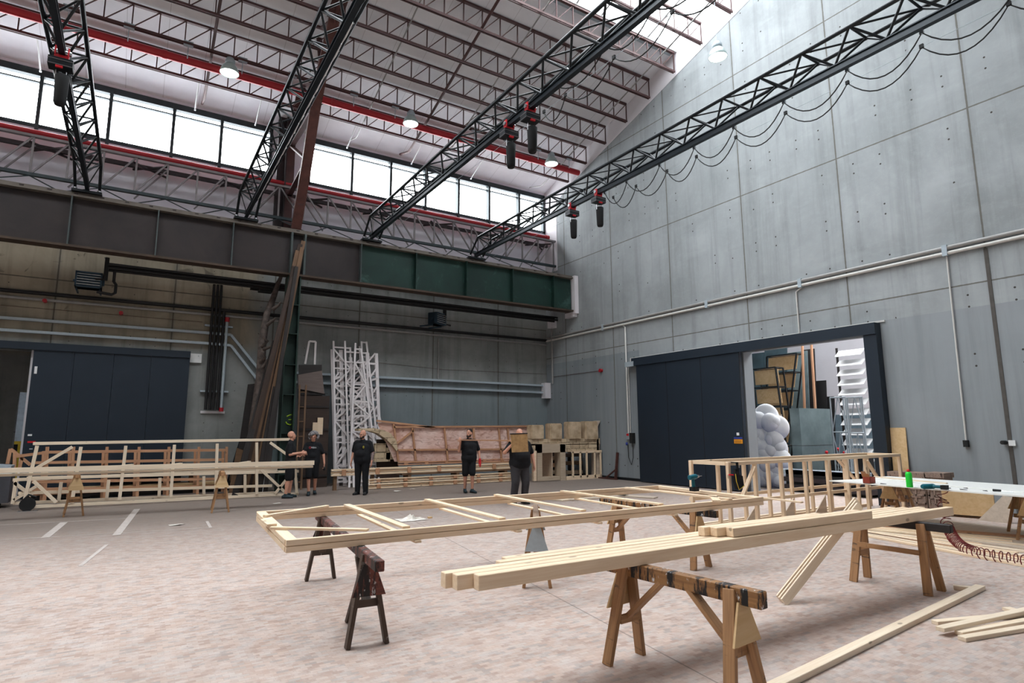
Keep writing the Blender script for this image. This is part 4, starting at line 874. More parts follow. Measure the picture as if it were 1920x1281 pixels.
p = V(FL(1880, 923, zt)); t = thing('screwdriver', 'black handled screwdriver lying on the work table', 'screwdriver', p)
MB().tube([p+V((0, .12, .02)), p+V((0, .02, .02))], [.02, .016], 10).build('handle', M['rubber'], t); MB().tube([p+V((0, .02, .015)), p+V((0, -.14, .012))], .005, 6).build('shaft', M['chrome'], t)
for k, (x, y) in enumerate([(1783, 917), (1800, 919), (1815, 917), (1650, 908), (1852, 922)]):
    p = V(FL(x, y, zt)); tag(MB().tube([p+V((0, 0, .006)), p+V((.05, .08*(-1)**k, .006)), p+V((.12, .05, .006))], .004, 5).build('screw', M['dark_steel']), ['loose bit lying right of the teal drill on the table', 'second loose bit right of the teal drill', 'third loose bit right of the teal drill', 'loose screw between the carton and the green can', 'loose screw left of the screwdriver'][k], 'screw', 'loose bits on the work table')
trestle((12.85, 6.15), 10, 1.1, .8, 'brown trestle under the left end of the white work table', h=.755, top='horse', spread=.2)
trestle((12.1, 3.9), 25, 1.1, .8, 'brown trestle under the right end of the white work table', h=.755, top='horse', spread=.2)
# under-table sheets
a = WY(1773, 927, 4.6)
p0, p1, p2, p3 = FL(1776, 968), FL(1866, 972), None, None
t = thing('plywood_box', 'long low plywood box standing under the white work table', 'box', (13.2, 4.9, 0))
pa, pb = FL(1770, 968), FL(1868, 976); MB().prism([pa+V((0, 0, .05)), pb+V((0, 0, .05)), pb+V((0, 0, .5)), pa+V((0, 0, .5))], (.03, 0, 0)).build('front_board', M['ply'], t); MB().prism([pa+V((.03, 0, .05)), pb+V((.03, 0, .05)), pb+V((.4, .05, .05)), pa+V((.4, .05, .05))], (0, 0, .02)).build('base_board', M['ply'], t); MB().prism([pa+V((.05, .0, .03)), pb+V((.05, .0, .03)), pb+V((.4, .05, .03)), pa+V((.4, .05, .03))], (0, 0, -.03)).build('skid', M['mid_plank'], t)
xm = FL(1865, 979).x; tag(MB().prism([V((WX(x, y, xm).x+.12*max(0, WX(x, y, xm).z), WX(x, y, xm).y, 0 if y > 960 else max(.05, WX(x, y, xm).z))) for x, y in [(1833, 974), (1897, 984), (1900, 934), (1878, 930)]], (.015, 0, 0)).build('plywood_offcut', M['ply_grey']), 'slanting greyish plywood offcut leaning under the work table', 'plywood piece')
tag(MB().prism([(11.2, 6.4, .02), (10.8, 3.0, .02), (12.9, 2.6, .02), (13.0, 6.2, .02)], (0, 0, .03)).build('plywood_sheet', M['ply_grey']), 'greyish plywood sheet lying on the floor under the work table', 'plywood sheet')
# stack of boards on floor
random.seed(5)
for k in range(14):
    y0 = 1003+k*2.2; zz = .0 if k > 4 else .035
    a = FL(1575+k*3+random.uniform(-14, 10), 982+k*1.6, zz); c = FL(1960, 1010+k*4.6+random.uniform(-1, 1), zz)
    c = a+(c-a)*random.uniform(.86, 1.0)
    tag(beam('board', V(a)+V((0, 0, .017)), V(c)+V((0, 0, .017)), random.choice([.07, .09, .1]), .028, M[random.choice(['pine_pale', 'pine', 'pine_red'])]), 'pale board lying among the boards on the floor before the work table', 'board', 'boards on the floor before the work table')
# coiled hose
t = thing('coiled_hose', 'red brown coiled air hose hanging from the work table and running over the floor', 'hose', FL(1800, 1010))
ctrl = [(1766, 918, .76), (1768, 935, .62), (1770, 960, .5), (1776, 985, .38), (1790, 1012, .22), (1812, 1030, .12), (1845, 1040, .06), (1880, 1046, .06), (1925, 1054, .06), (1990, 1068, .06)]
cp = []
base = FL(1766, 918, .78)
for i, (x, y, zz) in enumerate(ctrl): cp.append(V(FL(x, y, zz)))
dist0 = (cp[0]-CAM).length
cp = [V(WX(x, y, 11.75-.14*max(0, i-1))) for i, (x, y, zz) in enumerate(ctrl)]
for i, v in enumerate(cp):
    if v.z < .06: cp[i] = V(FL(ctrl[i][0], ctrl[i][1], .06))
def cr(P, u):
    i = min(int(u), len(P)-2); f = u-i; p0 = P[max(i-1, 0)]; p1 = P[i]; p2 = P[i+1]; p3 = P[min(i+2, len(P)-1)]
    return .5*((2*p1)+(p2-p0)*f+(2*p0-5*p1+4*p2-p3)*f*f+(3*p1-p0-3*p2+p3)*f**3)
line = [cr(cp, k*(len(cp)-1)/400) for k in range(401)]
acc = [0.0]
for a, c in zip(line[:-1], line[1:]): acc.append(acc[-1]+(c-a).length)
pts = []; turns = 0; n = 900; tot = acc[-1]; ph = 0
for k in range(n):
    s_ = tot*k/(n-1); j = next(i for i in range(len(acc)) if acc[i] >= s_-1e-9); c = line[j]; d = (line[min(j+1, 400)]-line[max(j-1, 0)]).normalized()
    pitch = .15 if s_ < .8 else .085
    ph += 2*math.pi*(tot/(n-1))/pitch; x = d.cross(V((0, 0, 1)) if abs(d.z) < .9 else V((0, 1, 0))).normalized(); y = d.cross(x)
    pts.append(c+(x*math.cos(ph)+y*math.sin(ph))*.078)
b = MB().tube(pts, .007, 6); b.build('coil', plain('dark_red_hose', L(112, 32, 34), .4), t)
# plywood sheet at wall, carved blocks
a = FL(1690, 930)
tag(MB().prism([(14.75, WX(1668, 805, 14.8).y, 0.02), (14.75, WX(1697, 805, 14.8).y, 0.02), (14.87, WX(1697, 805, 14.85).y, 1.77), (14.87, WX(1668, 805, 14.85).y, 1.77)], (.02, 0, 0)).build('plywood_sheet', M['ply']), 'tall plywood sheet leaning on the right wall beside the doorway', 'plywood sheet')
car = wood('carved_brown_block', L(164, 142, 128), L(122, 102, 92), knots=False, stain=(.58, L(70, 56, 52)))
for k, (px0, px1, py) in enumerate([(1666, 1696, 884), (1700, 1733, 886), (1735, 1768, 886)]):
    Xf = 14.46 if k == 0 else 14.0; a = WX(px0, py, Xf); c = WX(px1, py, Xf); h = a.z
    t = thing('carved_block', ['left carved brown pillar base standing by the right wall', 'middle carved brown pillar base standing behind the work table', 'right carved brown pillar base standing behind the work table'][k], 'scenery block', (Xf+.2, (a.y+c.y)/2, 0), 'carved brown pillar bases')
    y0, y1 = c.y, a.y
    MB().box((Xf, y0, 0), (Xf+.4, y1, h-.06)).box((Xf-.03, y0-.02, h-.1), (Xf+.43, y1+.02, h)).box((Xf-.03, y0-.02, 0), (Xf+.43, y1+.02, .12)).build('block_body', car, t)
    w = y1-y0
    for r in range(3):
        zz = .2+r*(h-.35)/3; b = MB()
        b.box((Xf-.025, y0+.05*w, zz), (Xf, y0+.12*w, zz+.2)).box((Xf-.025, y0+.05*w, zz), (Xf, y0+.6*w, zz+.03)).box((Xf-.025, y0+.53*w, zz), (Xf, y0+.6*w, zz+.12)).box((Xf-.025, y0+.3*w, zz+.12), (Xf, y0+.92*w, zz+.15)).box((Xf-.025, y0+.86*w, zz), (Xf, y0+.93*w, zz+.2))
        b.build('carved_key_relief', car, t)
# ============================================================ ANNEX (seen through the right doorway)
struct('ceiling_annex', MB().box((15.3, 13.5, 6.8), (21.3, 19.3, 7.0)).box((15.3, 2, 6.8), (21.3, 4.5, 7)).box((15.3, 4.5, 6.8), (17.3, 13.5, 7)).box((19.6, 4.5, 6.8), (21.3, 13.5, 7.0)), M['roof'])
# painted cloud cut-out
def cloud_mat():
    t = NT('painted_cloud_canvas'); P = t.coord('World'); n = t.noise(P, 1.6, 5, .6, .6); n2 = t.noise(P, .9, 3)
    c = t.mix(t.ramp(n, .35, .65), L(226, 230, 238), L(150, 160, 172)); c = t.mix(t.math('MULTIPLY', t.ramp(n2, .52, .68), .55), c, L(150, 160, 205)); t.set(c, .8); return t.m
t = thing('cloud_cutout', 'puffy painted cloud cut out standing just inside the right doorway', 'scenery cloud', (16.8, 12.2, 0))
Xc = 16.6; random.seed(11)
blobs = [(1436, 783, 27), (1414, 792, 24), (1458, 802, 24), (1410, 825, 28), (1440, 818, 24), (1452, 842, 28), (1425, 858, 32), (1466, 862, 20), (1412, 872, 24), (1447, 880, 30), (1468, 888, 20), (1420, 903, 30), (1455, 910, 24), (1438, 925, 26)]
blobs += [(random.uniform(1406, 1464), random.uniform(778, 925), random.uniform(11, 19)) for _ in range(30)]
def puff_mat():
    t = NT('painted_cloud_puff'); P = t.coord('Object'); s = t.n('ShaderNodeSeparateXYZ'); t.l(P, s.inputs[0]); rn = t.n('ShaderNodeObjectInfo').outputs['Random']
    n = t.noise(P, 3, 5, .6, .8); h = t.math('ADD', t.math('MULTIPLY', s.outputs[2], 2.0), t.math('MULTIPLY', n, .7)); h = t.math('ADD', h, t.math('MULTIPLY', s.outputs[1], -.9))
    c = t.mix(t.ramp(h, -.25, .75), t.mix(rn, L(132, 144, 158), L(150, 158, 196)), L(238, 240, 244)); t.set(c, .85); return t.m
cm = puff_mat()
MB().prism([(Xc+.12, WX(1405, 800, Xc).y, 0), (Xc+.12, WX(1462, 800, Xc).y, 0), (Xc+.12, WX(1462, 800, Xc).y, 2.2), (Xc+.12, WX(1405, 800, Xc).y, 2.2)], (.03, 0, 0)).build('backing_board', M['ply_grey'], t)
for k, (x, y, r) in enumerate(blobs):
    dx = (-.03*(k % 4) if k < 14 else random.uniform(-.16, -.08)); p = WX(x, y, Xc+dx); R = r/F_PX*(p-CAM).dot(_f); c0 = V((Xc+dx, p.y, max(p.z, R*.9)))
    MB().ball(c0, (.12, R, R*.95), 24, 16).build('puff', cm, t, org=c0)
# grey box
Xg = 16.8; a = WX(1480, 766, Xg); c = WX(1498, 767, Xg); xr = WY(1556, 768, c.y).x
t = thing('grey_scenery_box', 'tall grey blue painted box standing inside the right doorway', 'box', (Xg+.3, (a.y+c.y)/2, 0))
MB().box((Xg, c.y, 0), (xr, a.y, a.z)).build('box_body', M['grey_box'], t)
MB().box((Xg-.004, c.y-.004, a.z*.53), (xr, a.y, a.z*.535)).build('seam', M['dark_steel'], t)
# louvre tower
Xl = 19.0; a = WX(1567, 655, Xl); c = WX(1616, 655, Xl)
t = thing('louvre_panel', 'tall panel of white slanted louvre slats leaning inside the annex', 'louvre', (Xl+.1, (a.y+c.y)/2, 0))
H = a.z; nsl = 13
b = MB().box((Xl+.12, c.y-.08, 0), (Xl+.16, c.y-.02, H+.05)).box((Xl+.12, a.y+.02, 0), (Xl+.16, a.y+.08, H+.05)); b.build('side_rail', M['black_wood'], t)
for k in range(nsl):
    zz = H-.05-k*.31
    if zz > .1: MB().prism([(Xl+.16, c.y, zz), (Xl-.1, c.y, zz-.2), (Xl-.1, c.y, zz-.22), (Xl+.18, c.y, zz-.02)], (0, a.y-c.y, 0)).build('louvre_slat', M['cream'], t)
# black metal shelf frames with plywood
def rack(X, top, bot, label, n=6, plym='ply'):
    tl, tr, bl_, br_ = WX(*top[0], X), WX(*top[1], X), WX(*bot[0], X), WX(*bot[1], X); z1 = (tl.z+tr.z)/2
    t = thing('metal_rack', label, 'rack', (X, (bl_.y+br_.y)/2, 0), 'black metal scenery racks'); bk = M['steel_black']
    def P(u, zz, dx=0): f = zz/z1; yl = bl_.y+(tl.y-bl_.y)*f; yr = br_.y+(tr.y-br_.y)*f; return V((X+dx+.1*f, yl+(yr-yl)*u, zz*(1+(tl.z/z1-1)*(1-u)*0)))
    for u in (0, 1):
        for dx in (0, .4): beam('upright', P(u, 0, dx), P(u, z1, dx), .04, .04, bk, t)
    for k in range(n+1):
        zz = z1*k/n
        for dx in (0, .4): beam('rung', P(0, zz, dx), P(1, zz, dx), .04, .04, bk, t)
        for u in (0, 1): beam('side_rung', P(u, zz, 0), P(u, zz, .4), .03, .03, bk, t)
        if k < n: MB().prism([P(0, zz+.10, .1), P(1, zz+.10, .1), P(1, zz+z1/n-.05, .1), P(0, zz+z1/n-.05, .1)], (.02, 0, 0)).build('plywood_back', M[plym], t)
        if k: MB().prism([P(0, zz, 0), P(1, zz, 0), P(1, zz, .4), P(0, zz, .4)], (0, 0, .015)).build('shelf_board', M['ply_grey'], t)
    return t
rack(17.2, ((1407, 697), (1450, 684)), ((1432, 905), (1484, 905)), 'black metal rack with plywood backs nearest the left jamb, tilted')
rack(18.3, ((1434, 667), (1490, 664)), ((1436, 895), (1464, 895)), 'taller black metal rack leaning behind the tilted rack', 7)
for k, (px, w, h, lb) in enumerate([(1412, .8, 4.6, 'dark teal flat leaning behind the racks at the left jamb'), (1452, .9, 4.9, 'teal painted flat behind the tall rack')]):
    a = WX(px, 665, 19.6); tag(MB().prism([(19.3, a.y-w/2, 0), (19.3, a.y+w/2, 0), (19.7, a.y+w/2, h), (19.7, a.y-w/2, h)], (.04, 0, 0)).build('scenery_flat', plain('dark_teal_paint', L(58, 78, 86), .6, 0, .2, 2) if k == 0 else bpy.data.materials['dark_teal_paint']), lb, 'flat')
for k, (px, m, lb) in enumerate([(1494, 'grey_box', 'grey blue painted flat leaning in the annex'), (1516, 'black_wood', 'dark brown flat behind the pale wooden pole'), (1537, 'rubber', 'tall black flat standing right of the pale wooden pole'), (1550, 'rubber', 'lower black flat behind the grey box')]):
    Xf = 19.4+.12*k; a = WX(px, [660, 655, 714, 744][k], Xf); w = [.75, .4, .42, .5][k]
    tag(MB().prism([(Xf-.3, a.y-w/2, 0), (Xf-.3, a.y+w/2, 0), (Xf, a.y+w/2, a.z), (Xf, a.y-w/2, a.z)], (.04, 0, 0)).build('scenery_flat', M[m]), lb, 'flat')
for k, px in enumerate([1505, 1522]):
    a = WX(px, 655, 18.4); tag(beam('wooden_pole', (18.0, a.y-.05-.1*k, 0), (18.4, a.y, a.z+.2), .07, .05, M['pine_red'], up=(0, 1, 0)), ['reddish wooden pole leaning inside the annex, left one', 'pale wooden pole leaning inside the annex, right one'][k], 'pole')
# aluminium truss frames
for k, (pa, pb, X) in enumerate([(1556, 1585, 17.6), (1588, 1616, 17.2)]):
    a = WX(pa, 746, X); c = WX(pb, 748, X); y0, y1 = c.y, a.y; h = a.z
    t = thing('aluminium_truss', ['left grey aluminium lattice frame before the louvre panel', 'right grey aluminium lattice frame before the louvre panel'][k], 'metal frame', (X, (y0+y1)/2, 0), 'grey aluminium lattice frames')
    ym = (y0+y1)/2; g = M['galv']
    for y in (y0, y1): rod('upright', (X, y, 0), (X, y, h), .022, g, t)
    rod('rear_upright', (X+.3, ym, 0), (X+.3, ym, h), .022, g, t)
    for zz in (.1, h*.62, h): rod('cross_bar', (X, y0, zz), (X, y1, zz), .018, g, t); rod('cross_bar', (X, y0, zz), (X+.3, ym, zz), .018, g, t); rod('cross_bar', (X, y1, zz), (X+.3, ym, zz), .018, g, t)
    for (ya, za, yb, zb_) in [(y0, .1, ym, h*.62), (y1, .1, ym, h*.62), (y0, h*.62, ym, h), (y1, h*.62, ym, h), (ym, .1, y0, h*.62), (ym, .1, y1, h*.62)]: rod('diagonal', (X, ya, za), (X, yb, zb_), .014, g, t)
# bicycle-like dark clutter with red knobs
t = thing('equipment_trolley', 'dark equipment trolley with red knobs behind the aluminium frames', 'trolley', (18.2, 9.2, 0))
q = WX(1590, 835, 18.2); MB().box((18.0, q.y-.5, 0.1), (18.6, q.y+.5, .9)).build('trolley_body', M['rubber'], t)
for k in range(6):
    y = q.y-.45+k*.18; MB().tube([(17.95, y, .1+.1*k), (17.95, y+.25, .9+.1*(k % 3))], .018, 6).build('tube', M['chrome'] if k % 2 else M['rubber'], t); MB().ball((17.93, y+.25, .95+.1*(k % 3)), .05, 8, 6).build('knob', M['red'], t)
# low pallet stack in annex
t = thing('platform_stack', 'low stack of dark stage platforms on the annex floor', 'platforms', (16.3, 10.0, 0))
for k in range(3): MB().box((15.9+.05*k, 8.2+.1*k, .08+.2*k), (16.5+.05*k, 10.6+.1*k, .2+.2*k)).build('platform', M['dark_steel'] if k < 2 else M['galv'], t)
MB().box((16.0, 8.3, 0), (16.1, 10.6, .6)).box((16.4, 8.3, 0), (16.5, 10.6, .6)).build('support', M['rubber'], t)
tag(MB().box((20.93, 6.9, 0), (20.97, 7.3, 2.3)).build('scenery_flat', M['rubber']), 'narrow black flat at the far right inside the annex', 'flat')
# ============================================================ BACKGROUND SCENERY
wm = M['white_wood']
# white lattice frames
def lattice(X0, X1, Yb, Yt, H, seed, label, taper=0):
    rnd = random.Random(seed); t = thing('white_lattice_scenery', label, 'timber frame', ((X0+X1)/2, Yb, 0), 'white painted lattice frames')
    def P(u, zz): f = zz/H; return V((X0+(X1-X0)*(u+(0.5-u)*taper*f), Yb+(Yt-Yb)*f, zz))
    for u in (0, 1): beam('stile', P(u, 0), P(u, H*(1 if u else 1+.04*(seed % 3))), .06, .035, wm, t, up=(0, 1, 0))
    zz = .15; k = 0
    while zz < H-.2:
        beam('rung', P(0, zz), P(1, zz), .05, .03, wm, t, up=(0, 1, 0)); nz = zz+rnd.uniform(.45, .8)
        if nz < H:
            a, c = (0, 1) if k % 2 else (1, 0); beam('diagonal', P(a, zz), P(c, nz), .05, .03, wm, t, up=(0, 1, 0))
        zz = nz; k += 1
    beam('rung', P(0, H-.03), P(1, H-.03), .05, .03, wm, t, up=(0, 1, 0)); return t
lattice(5.62, 6.2, 19.5, 20.4, 4.65, 1, 'leftmost tall white lattice frame leaning on the back wall', .0)
lattice(6.0, 6.75, 19.3, 20.3, 4.5, 2, 'white lattice frame with a flat top in the middle of the white bundle', .0)
lattice(6.35, 7.05, 19.2, 20.45, 4.9, 3, 'tallest white lattice frame with a pointed top at the right of the bundle', .75)
lattice(5.9, 6.9, 19.0, 20.15, 4.6, 4, 'front white lattice frame tapering to a point', .8)
lattice(6.6, 7.15, 19.55, 20.55, 4.4, 5, 'right rear white lattice frame of the bundle', .0)
lattice(6.15, 6.6, 19.15, 20.2, 3.9, 6, 'shorter white lattice frame inside the bundle', .2)
lattice(5.75, 6.35, 19.7, 20.6, 4.1, 8, 'rear left white lattice frame with close rungs', .3)
lattice(6.75, 7.5, 19.2, 20.2, 2.6, 9, 'short slanting white frame at the right foot of the bundle', .9)
for k, (x0, x1, yb, yt, h, w, lb) in enumerate([(5.66, 5.95, 19.6, 20.5, 4.55, .13, 'wide white board with rungs at the left side of the lattice bundle'), (6.22, 6.62, 19.4, 20.4, 4.3, .12, 'wide white board frame in the middle of the lattice bundle'), (6.78, 7.1, 19.4, 20.4, 4.5, .11, 'wide white board frame at the right side of the lattice bundle'), (6.05, 6.5, 18.95, 20.0, 3.2, .09, 'low white board frame in front of the lattice bundle')]):
    t = thing('white_lattice_scenery', lb, 'timber frame', ((x0+x1)/2, yb, 0), 'white painted lattice frames')
    for x in (x0, x1): beam('stile', (x, yb, 0), (x+.05*(k-1), yt, h), w, .03, wm, t, up=(0, 1, 0))
    for j in range(7): f = (j+.4)/7; beam('rung', (x0, yb+(yt-yb)*f, h*f), (x1+.05*(k-1)*f, yb+(yt-yb)*f, h*f+(.12 if j % 2 else 0)), .07, .03, wm, t, up=(0, 1, 0)); beam('diagonal', (x0, yb+(yt-yb)*f, h*f), (x1, yb+(yt-yb)*min(1, f+.1), h*min(1, f+.1)), .05, .03, wm, t, up=(0, 1, 0))
a = WY(580, 640, 20.4); t = thing('white_lattice_scenery', 'narrow white tapered frame standing on the dark flats', 'timber frame', (a.x, 20.4, 3.85), 'white painted lattice frames')
x0, x1 = WY(572, 683, 20.4).x, WY(590, 683, 20.4).x; z0, z1 = WY(580, 683, 20.4).z, WY(580, 640, 20.4).z
beam('stile', (x0, 20.4, z0), (x0+.1, 20.4, z1), .06, .03, wm, t, up=(0, 1, 0)); beam('stile', (x1, 20.4, z0), (x1, 20.4, z1), .06, .03, wm, t, up=(0, 1, 0)); beam('rung', (x0+.1, 20.4, z1), (x1, 20.4, z1), .06, .03, wm, t, up=(0, 1, 0))
# dark plank flats right of the column
def flat(px, Yb, mat, label, th=.05, battens=3, cat='flat', name='plank_flat', lean=0.12, bm=None):
    P = [WY(x, y, Yb) for x, y in px]; t = thing(name, label, cat, (sum(p.x for p in P)/len(P), Yb, max(0, min(p.z for p in P))))
    P = [V((p.x, Yb+lean*p.z/2, max(p.z, .0) if q[1] < 900 else 0.0)) for p, q in zip(P, px)]
    MB().prism(P, (0, th, 0)).build('board_face', mat, t)
    zs = [p.z for p in P]; xs_ = [p.x for p in P]
    for k in range(battens):
        zz = min(zs)+(max(zs)-min(zs))*(k+.5)/battens
        beam('batten', (min(xs_)+.03, Yb-.02+lean*zz/2, zz), (max(xs_)-.03, Yb-.02+lean*zz/2, zz), .03, .07, bm or mat, t)
    return t
flat([(561, 905), (613, 905), (621, 742), (562, 742)], 19.6, M['dark_plank'], 'dark brown plank flat standing right of the green column', battens=4, bm=M['black_wood'])
flat([(562, 905), (607, 905), (607, 683), (564, 683)], 20.1, M['black_wood'], 'taller dark flat rising behind the brown plank flat', battens=2)
flat([(562, 728), (611, 738), (607, 694), (562, 702)], 20.03, wood('grey_brown_board', L(122, 108, 102), L(96, 84, 80), knots=False), 'grey brown slanting board leaning on top of the dark flats', battens=0)
t = thing('wooden_ladder', 'thin brown ladder leaning beside the green column', 'ladder', (4.35, 19.2, 0))
a0, a1 = WY(556, 880, 19.1), WY(562, 722, 19.4); b0, b1 = WY(566, 880, 19.1), WY(574, 722, 19.4); a0.z = b0.z = 0
for p, q in ((a0, a1), (b0, b1)): beam('side_rail', p, q, .05, .035, M['mid_plank'], t, up=(0, 1, 0))
for k in range(7): beam('rung', a0.lerp(a1, (k+.5)/7), b0.lerp(b1, (k+.5)/7), .04, .03, M['mid_plank'], t)
for k, (x0, x1, y0, y1) in enumerate([(589, 598, 792, 810), (598, 607, 783, 815)]):
    p = WY(x0, y0, 19.5); q = WY(x1, y1, 19.5); yn = 19.6+.06*q.z-.06; tag(MB().box((p.x, yn, q.z), (q.x, yn+.05, p.z)).build('wood_note', M['pine']), ['short yellowish board piece fixed on the dark plank flat', 'tall yellowish board piece with dark writing on the dark plank flat'][k], 'board piece')
# bundle of long planks leaning on the girder
bun = [((480, 925), (569, 452), .12, 'mid_plank'), ((468, 925), (563, 458), .14, 'dark_plank'), ((458, 925), (558, 470), .13, 'mid_plank'), ((473, 925), (566, 464), .1, 'mid_plank'), ((450, 925), (552, 500), .13, 'dark_plank'),
       ((444, 925), (548, 520), .12, 'dark_plank'), ((487, 925), (556, 500), .1, 'black_wood'), ((480, 925), (546, 560), .14, 'black_wood'), ((497, 925), (534, 620), .12, 'black_wood'), ((440, 925), (516, 640), .16, 'black_wood')]
bl = ['longest brown plank of the bundle leaning on the girder', 'long dark plank just left of the longest one in the bundle', 'third long plank of the bundle, brown', 'split brown plank on top of the bundle', 'dark plank in the left part of the bundle', 'leftmost long dark plank of the bundle', 'black plank at the right of the bundle beside the column', 'black plank low in the bundle', 'short black plank next to the green column', 'broad black board at the left foot of the bundle']
for k, ((a, c, w, m), lb) in enumerate(zip(bun, bl)):
    A = FL(*a); A.y = 18.35-.04*k; A.x = WY(a[0], a[1], A.y).x; A.z = .02; Yt = 18.42-.035*k if c[1] < 560 else 18.44; B = WY(c[0], c[1], Yt)
    tag(beam('long_plank', A, B, w, .045, M[m], up=(0, 1, .1)), lb, 'plank', 'planks leaning on the girder')
# dead tree prop
tm = plain('grey_bark', L(104, 92, 86), .85, 0, .25, 8, c2=L(60, 52, 50), bump=.5)
t = thing('dead_tree_prop', 'bare grey tree trunk with short branches leaning left of the plank bundle', 'tree prop', WY(470, 920, 18.9))
tp = [(468, 900), (476, 800), (488, 710), (492, 640), (500, 590), (512, 560), (522, 530), (535, 500)]
P = [WY(x, y, 18.9+.12*i) for i, (x, y) in enumerate(tp)]; P[0].z = 0
MB().tube(P, [.17, .15, .13, .12, .10, .09, .07, .03], 10).build('trunk', tm, t)
for (a, c, e) in [((490, 650), (502, 640), (484, 625)), ((492, 690), (505, 672), (509, 665)), ((500, 610), (513, 600), (518, 596)), ((494, 655), (508, 650), (512, 640)), ((512, 580), (523, 572), (526, 566)), ((488, 680), (497, 670), (490, 660))]:
    MB().tube([WY(*a, 18.9), WY(*c, 18.7), WY(*e, 18.65)], [.06, .04, .015], 8).build('branch', tm, t)
# dark flats left of bundle
flat([(437, 905), (470, 905), (487, 718), (467, 720)], 19.6, M['black_wood'], 'black slanting board leaning on the wall left of the tree trunk', battens=0)
flat([(452, 905), (490, 905), (490, 760), (478, 735)], 19.9, M['dark_plank'], 'brown slanting board behind the black slanting board', battens=0)
flat([(430, 905), (460, 905), (470, 850), (445, 840)], 19.0, M['mid_plank'], 'low brown board at the left foot of the bundle', battens=0)
flat([(485, 925), (501, 925), (501, 857), (486, 857)], 18.9, M['white'], 'white upright box board behind the left frames', battens=0, lean=.02)
flat([(501, 880), (530, 880), (530, 846), (522, 840), (508, 846)], 18.8, M['grey_box'], 'grey arched board behind the men at left', battens=0)
flat([(421, 905), (433, 905), (500, 700), (490, 700)], 20.2, M['steel_black'], 'dark metal flat leaning far behind the bundle', battens=0)
# ---------- left frames
pp = M['pine_pale']
def wall_frame(name, label, Y0, lean, rails, studs, w=.07):
    P = lambda x, y: WY(x, y, Y0)
    pts = [P(*q) for r in rails+studs for q in r]; t = thing(name, label, 'timber frame', (sum(p.x for p in pts)/len(pts), Y0, 0), 'pale frames standing on their edge')
    for i, (a, c) in enumerate(rails): A, B = P(*a), P(*c); A.z = max(A.z, w/2); B.z = max(B.z, w/2); beam('rail', A, B, .05, w, pp, t, bevel=.003)
    for a, c in studs: A, B = P(*a), P(*c); A.z = max(A.z, .04); A.y += .0; beam('stud', A+V((0, -.03, 0)), B+V((0, -.03, 0)), w, .04, pp, t, up=(0, 1, 0), bevel=.003)
    return t
wall_frame('braced_wall_section', 'long pale wall frame with a high top rail standing on its edge at left', 17.6, 0,
    [((62, 832), (548, 824)), ((50, 951), (560, 928)), ((50, 897), (560, 884))],
    [((44, 950), (70, 836)), ((135, 943), (152, 838)), ((224, 937), (236, 836)), ((320, 932), (327, 834)), ((404, 930), (407, 832)), ((481, 927), (481, 830)), ((556, 925), (553, 880)), ((65, 880), (136, 838)), ((106, 942), (63, 902)), ((548, 860), (506, 830)), ((533, 922), (488, 880)), ((515, 926), (536, 900))])
wall_frame('braced_wall_section', 'lower pale frame with short studs just behind the long wall frame', 18.0, 0,
    [((24, 900), (520, 880)), ((24, 944), (520, 924)), ((34, 925), (510, 911))],
    [((24, 945), (30, 902)), ((110, 940), (115, 904)), ((200, 936), (204, 900)), ((298, 932), (300, 896)), ((382, 928), (382, 893)), ((459, 925), (459, 890)), ((26, 938), (68, 912)), ((27, 905), (60, 930))])
t = thing('scaffold_rack', 'long brown timber rack with upright pegs standing behind the left frames', 'rack', (1.5, 19.4, 0))
Y = 19.3; G = lambda x, y, dy=0: WY(x, y, Y+dy); pr = M['pine_red']
for a, c in [((30, 856), (92, 848)), ((92, 848), (425, 844)), ((66, 868), (420, 862)), ((60, 904), (420, 898)), ((60, 918), (420, 912))]: beam('long_rail', G(*a), G(*c), .07, .07, pr, t)
for x in (88, 137, 200, 260, 316, 372, 424):
    A = G(x, 900); A.z = 0; beam('peg_post', A, G(x+1, 838), .07, .06, pr, t, up=(0, 1, 0)); A2 = G(x-6, 900, .6); A2.z = 0; beam('peg_post', A2, G(x-6, 846, .6), .07, .06, pr, t, up=(0, 1, 0))
    beam('cross_bar', G(x, 870), G(x-6, 872, .6), .05, .05, pr, t)
for (a, c) in [((20, 842), (57, 872)), ((20, 842), (14, 870)), ((42, 856), (36, 880)), ((28, 850), (27, 878))]: beam('end_brace', G(*a), G(*c), .07, .05, pr, t, up=(0, 1, 0))
for k, (x0, x1, y, zz, m) in enumerate([(190, 375, 869, .62, 'black_wood'), (192, 372, 875, .5, 'dark_plank'), (60, 425, 904, .22, 'ply'), (45, 425, 912, .14, 'pine_red'), (50, 420, 922, .05, 'black_wood'), (170, 400, 926, .0, 'rubber')]):
    a, c = WY(x0, y, 20.0), WY(x1, y-4, 20.0); tag(MB().box((a.x, 19.95, max(.0, zz)), (c.x, 20.45, zz+.07)).build('stored_board', M[m]), ['topmost black board lying on the stored pile behind the rack', 'dark red board under the topmost black board', 'wide pale sheet low in the stored pile behind the rack', 'reddish board beneath the wide pale sheet', 'black board near the floor behind the rack', 'black mat on the floor behind the rack'][k], 'board')
for k, (x, zz0, zz1) in enumerate([(.2, .3, .5), (1.5, .3, .5), (2.6, .3, .5)]): tag(MB().box((x, 20.0, .29), (x+.1, 20.4, .5)).build('wood_spacer', M['mid_plank']), ['left spacer block in the stored pile', 'middle spacer block in the stored pile', 'right spacer block in the stored pile'][k], 'block')
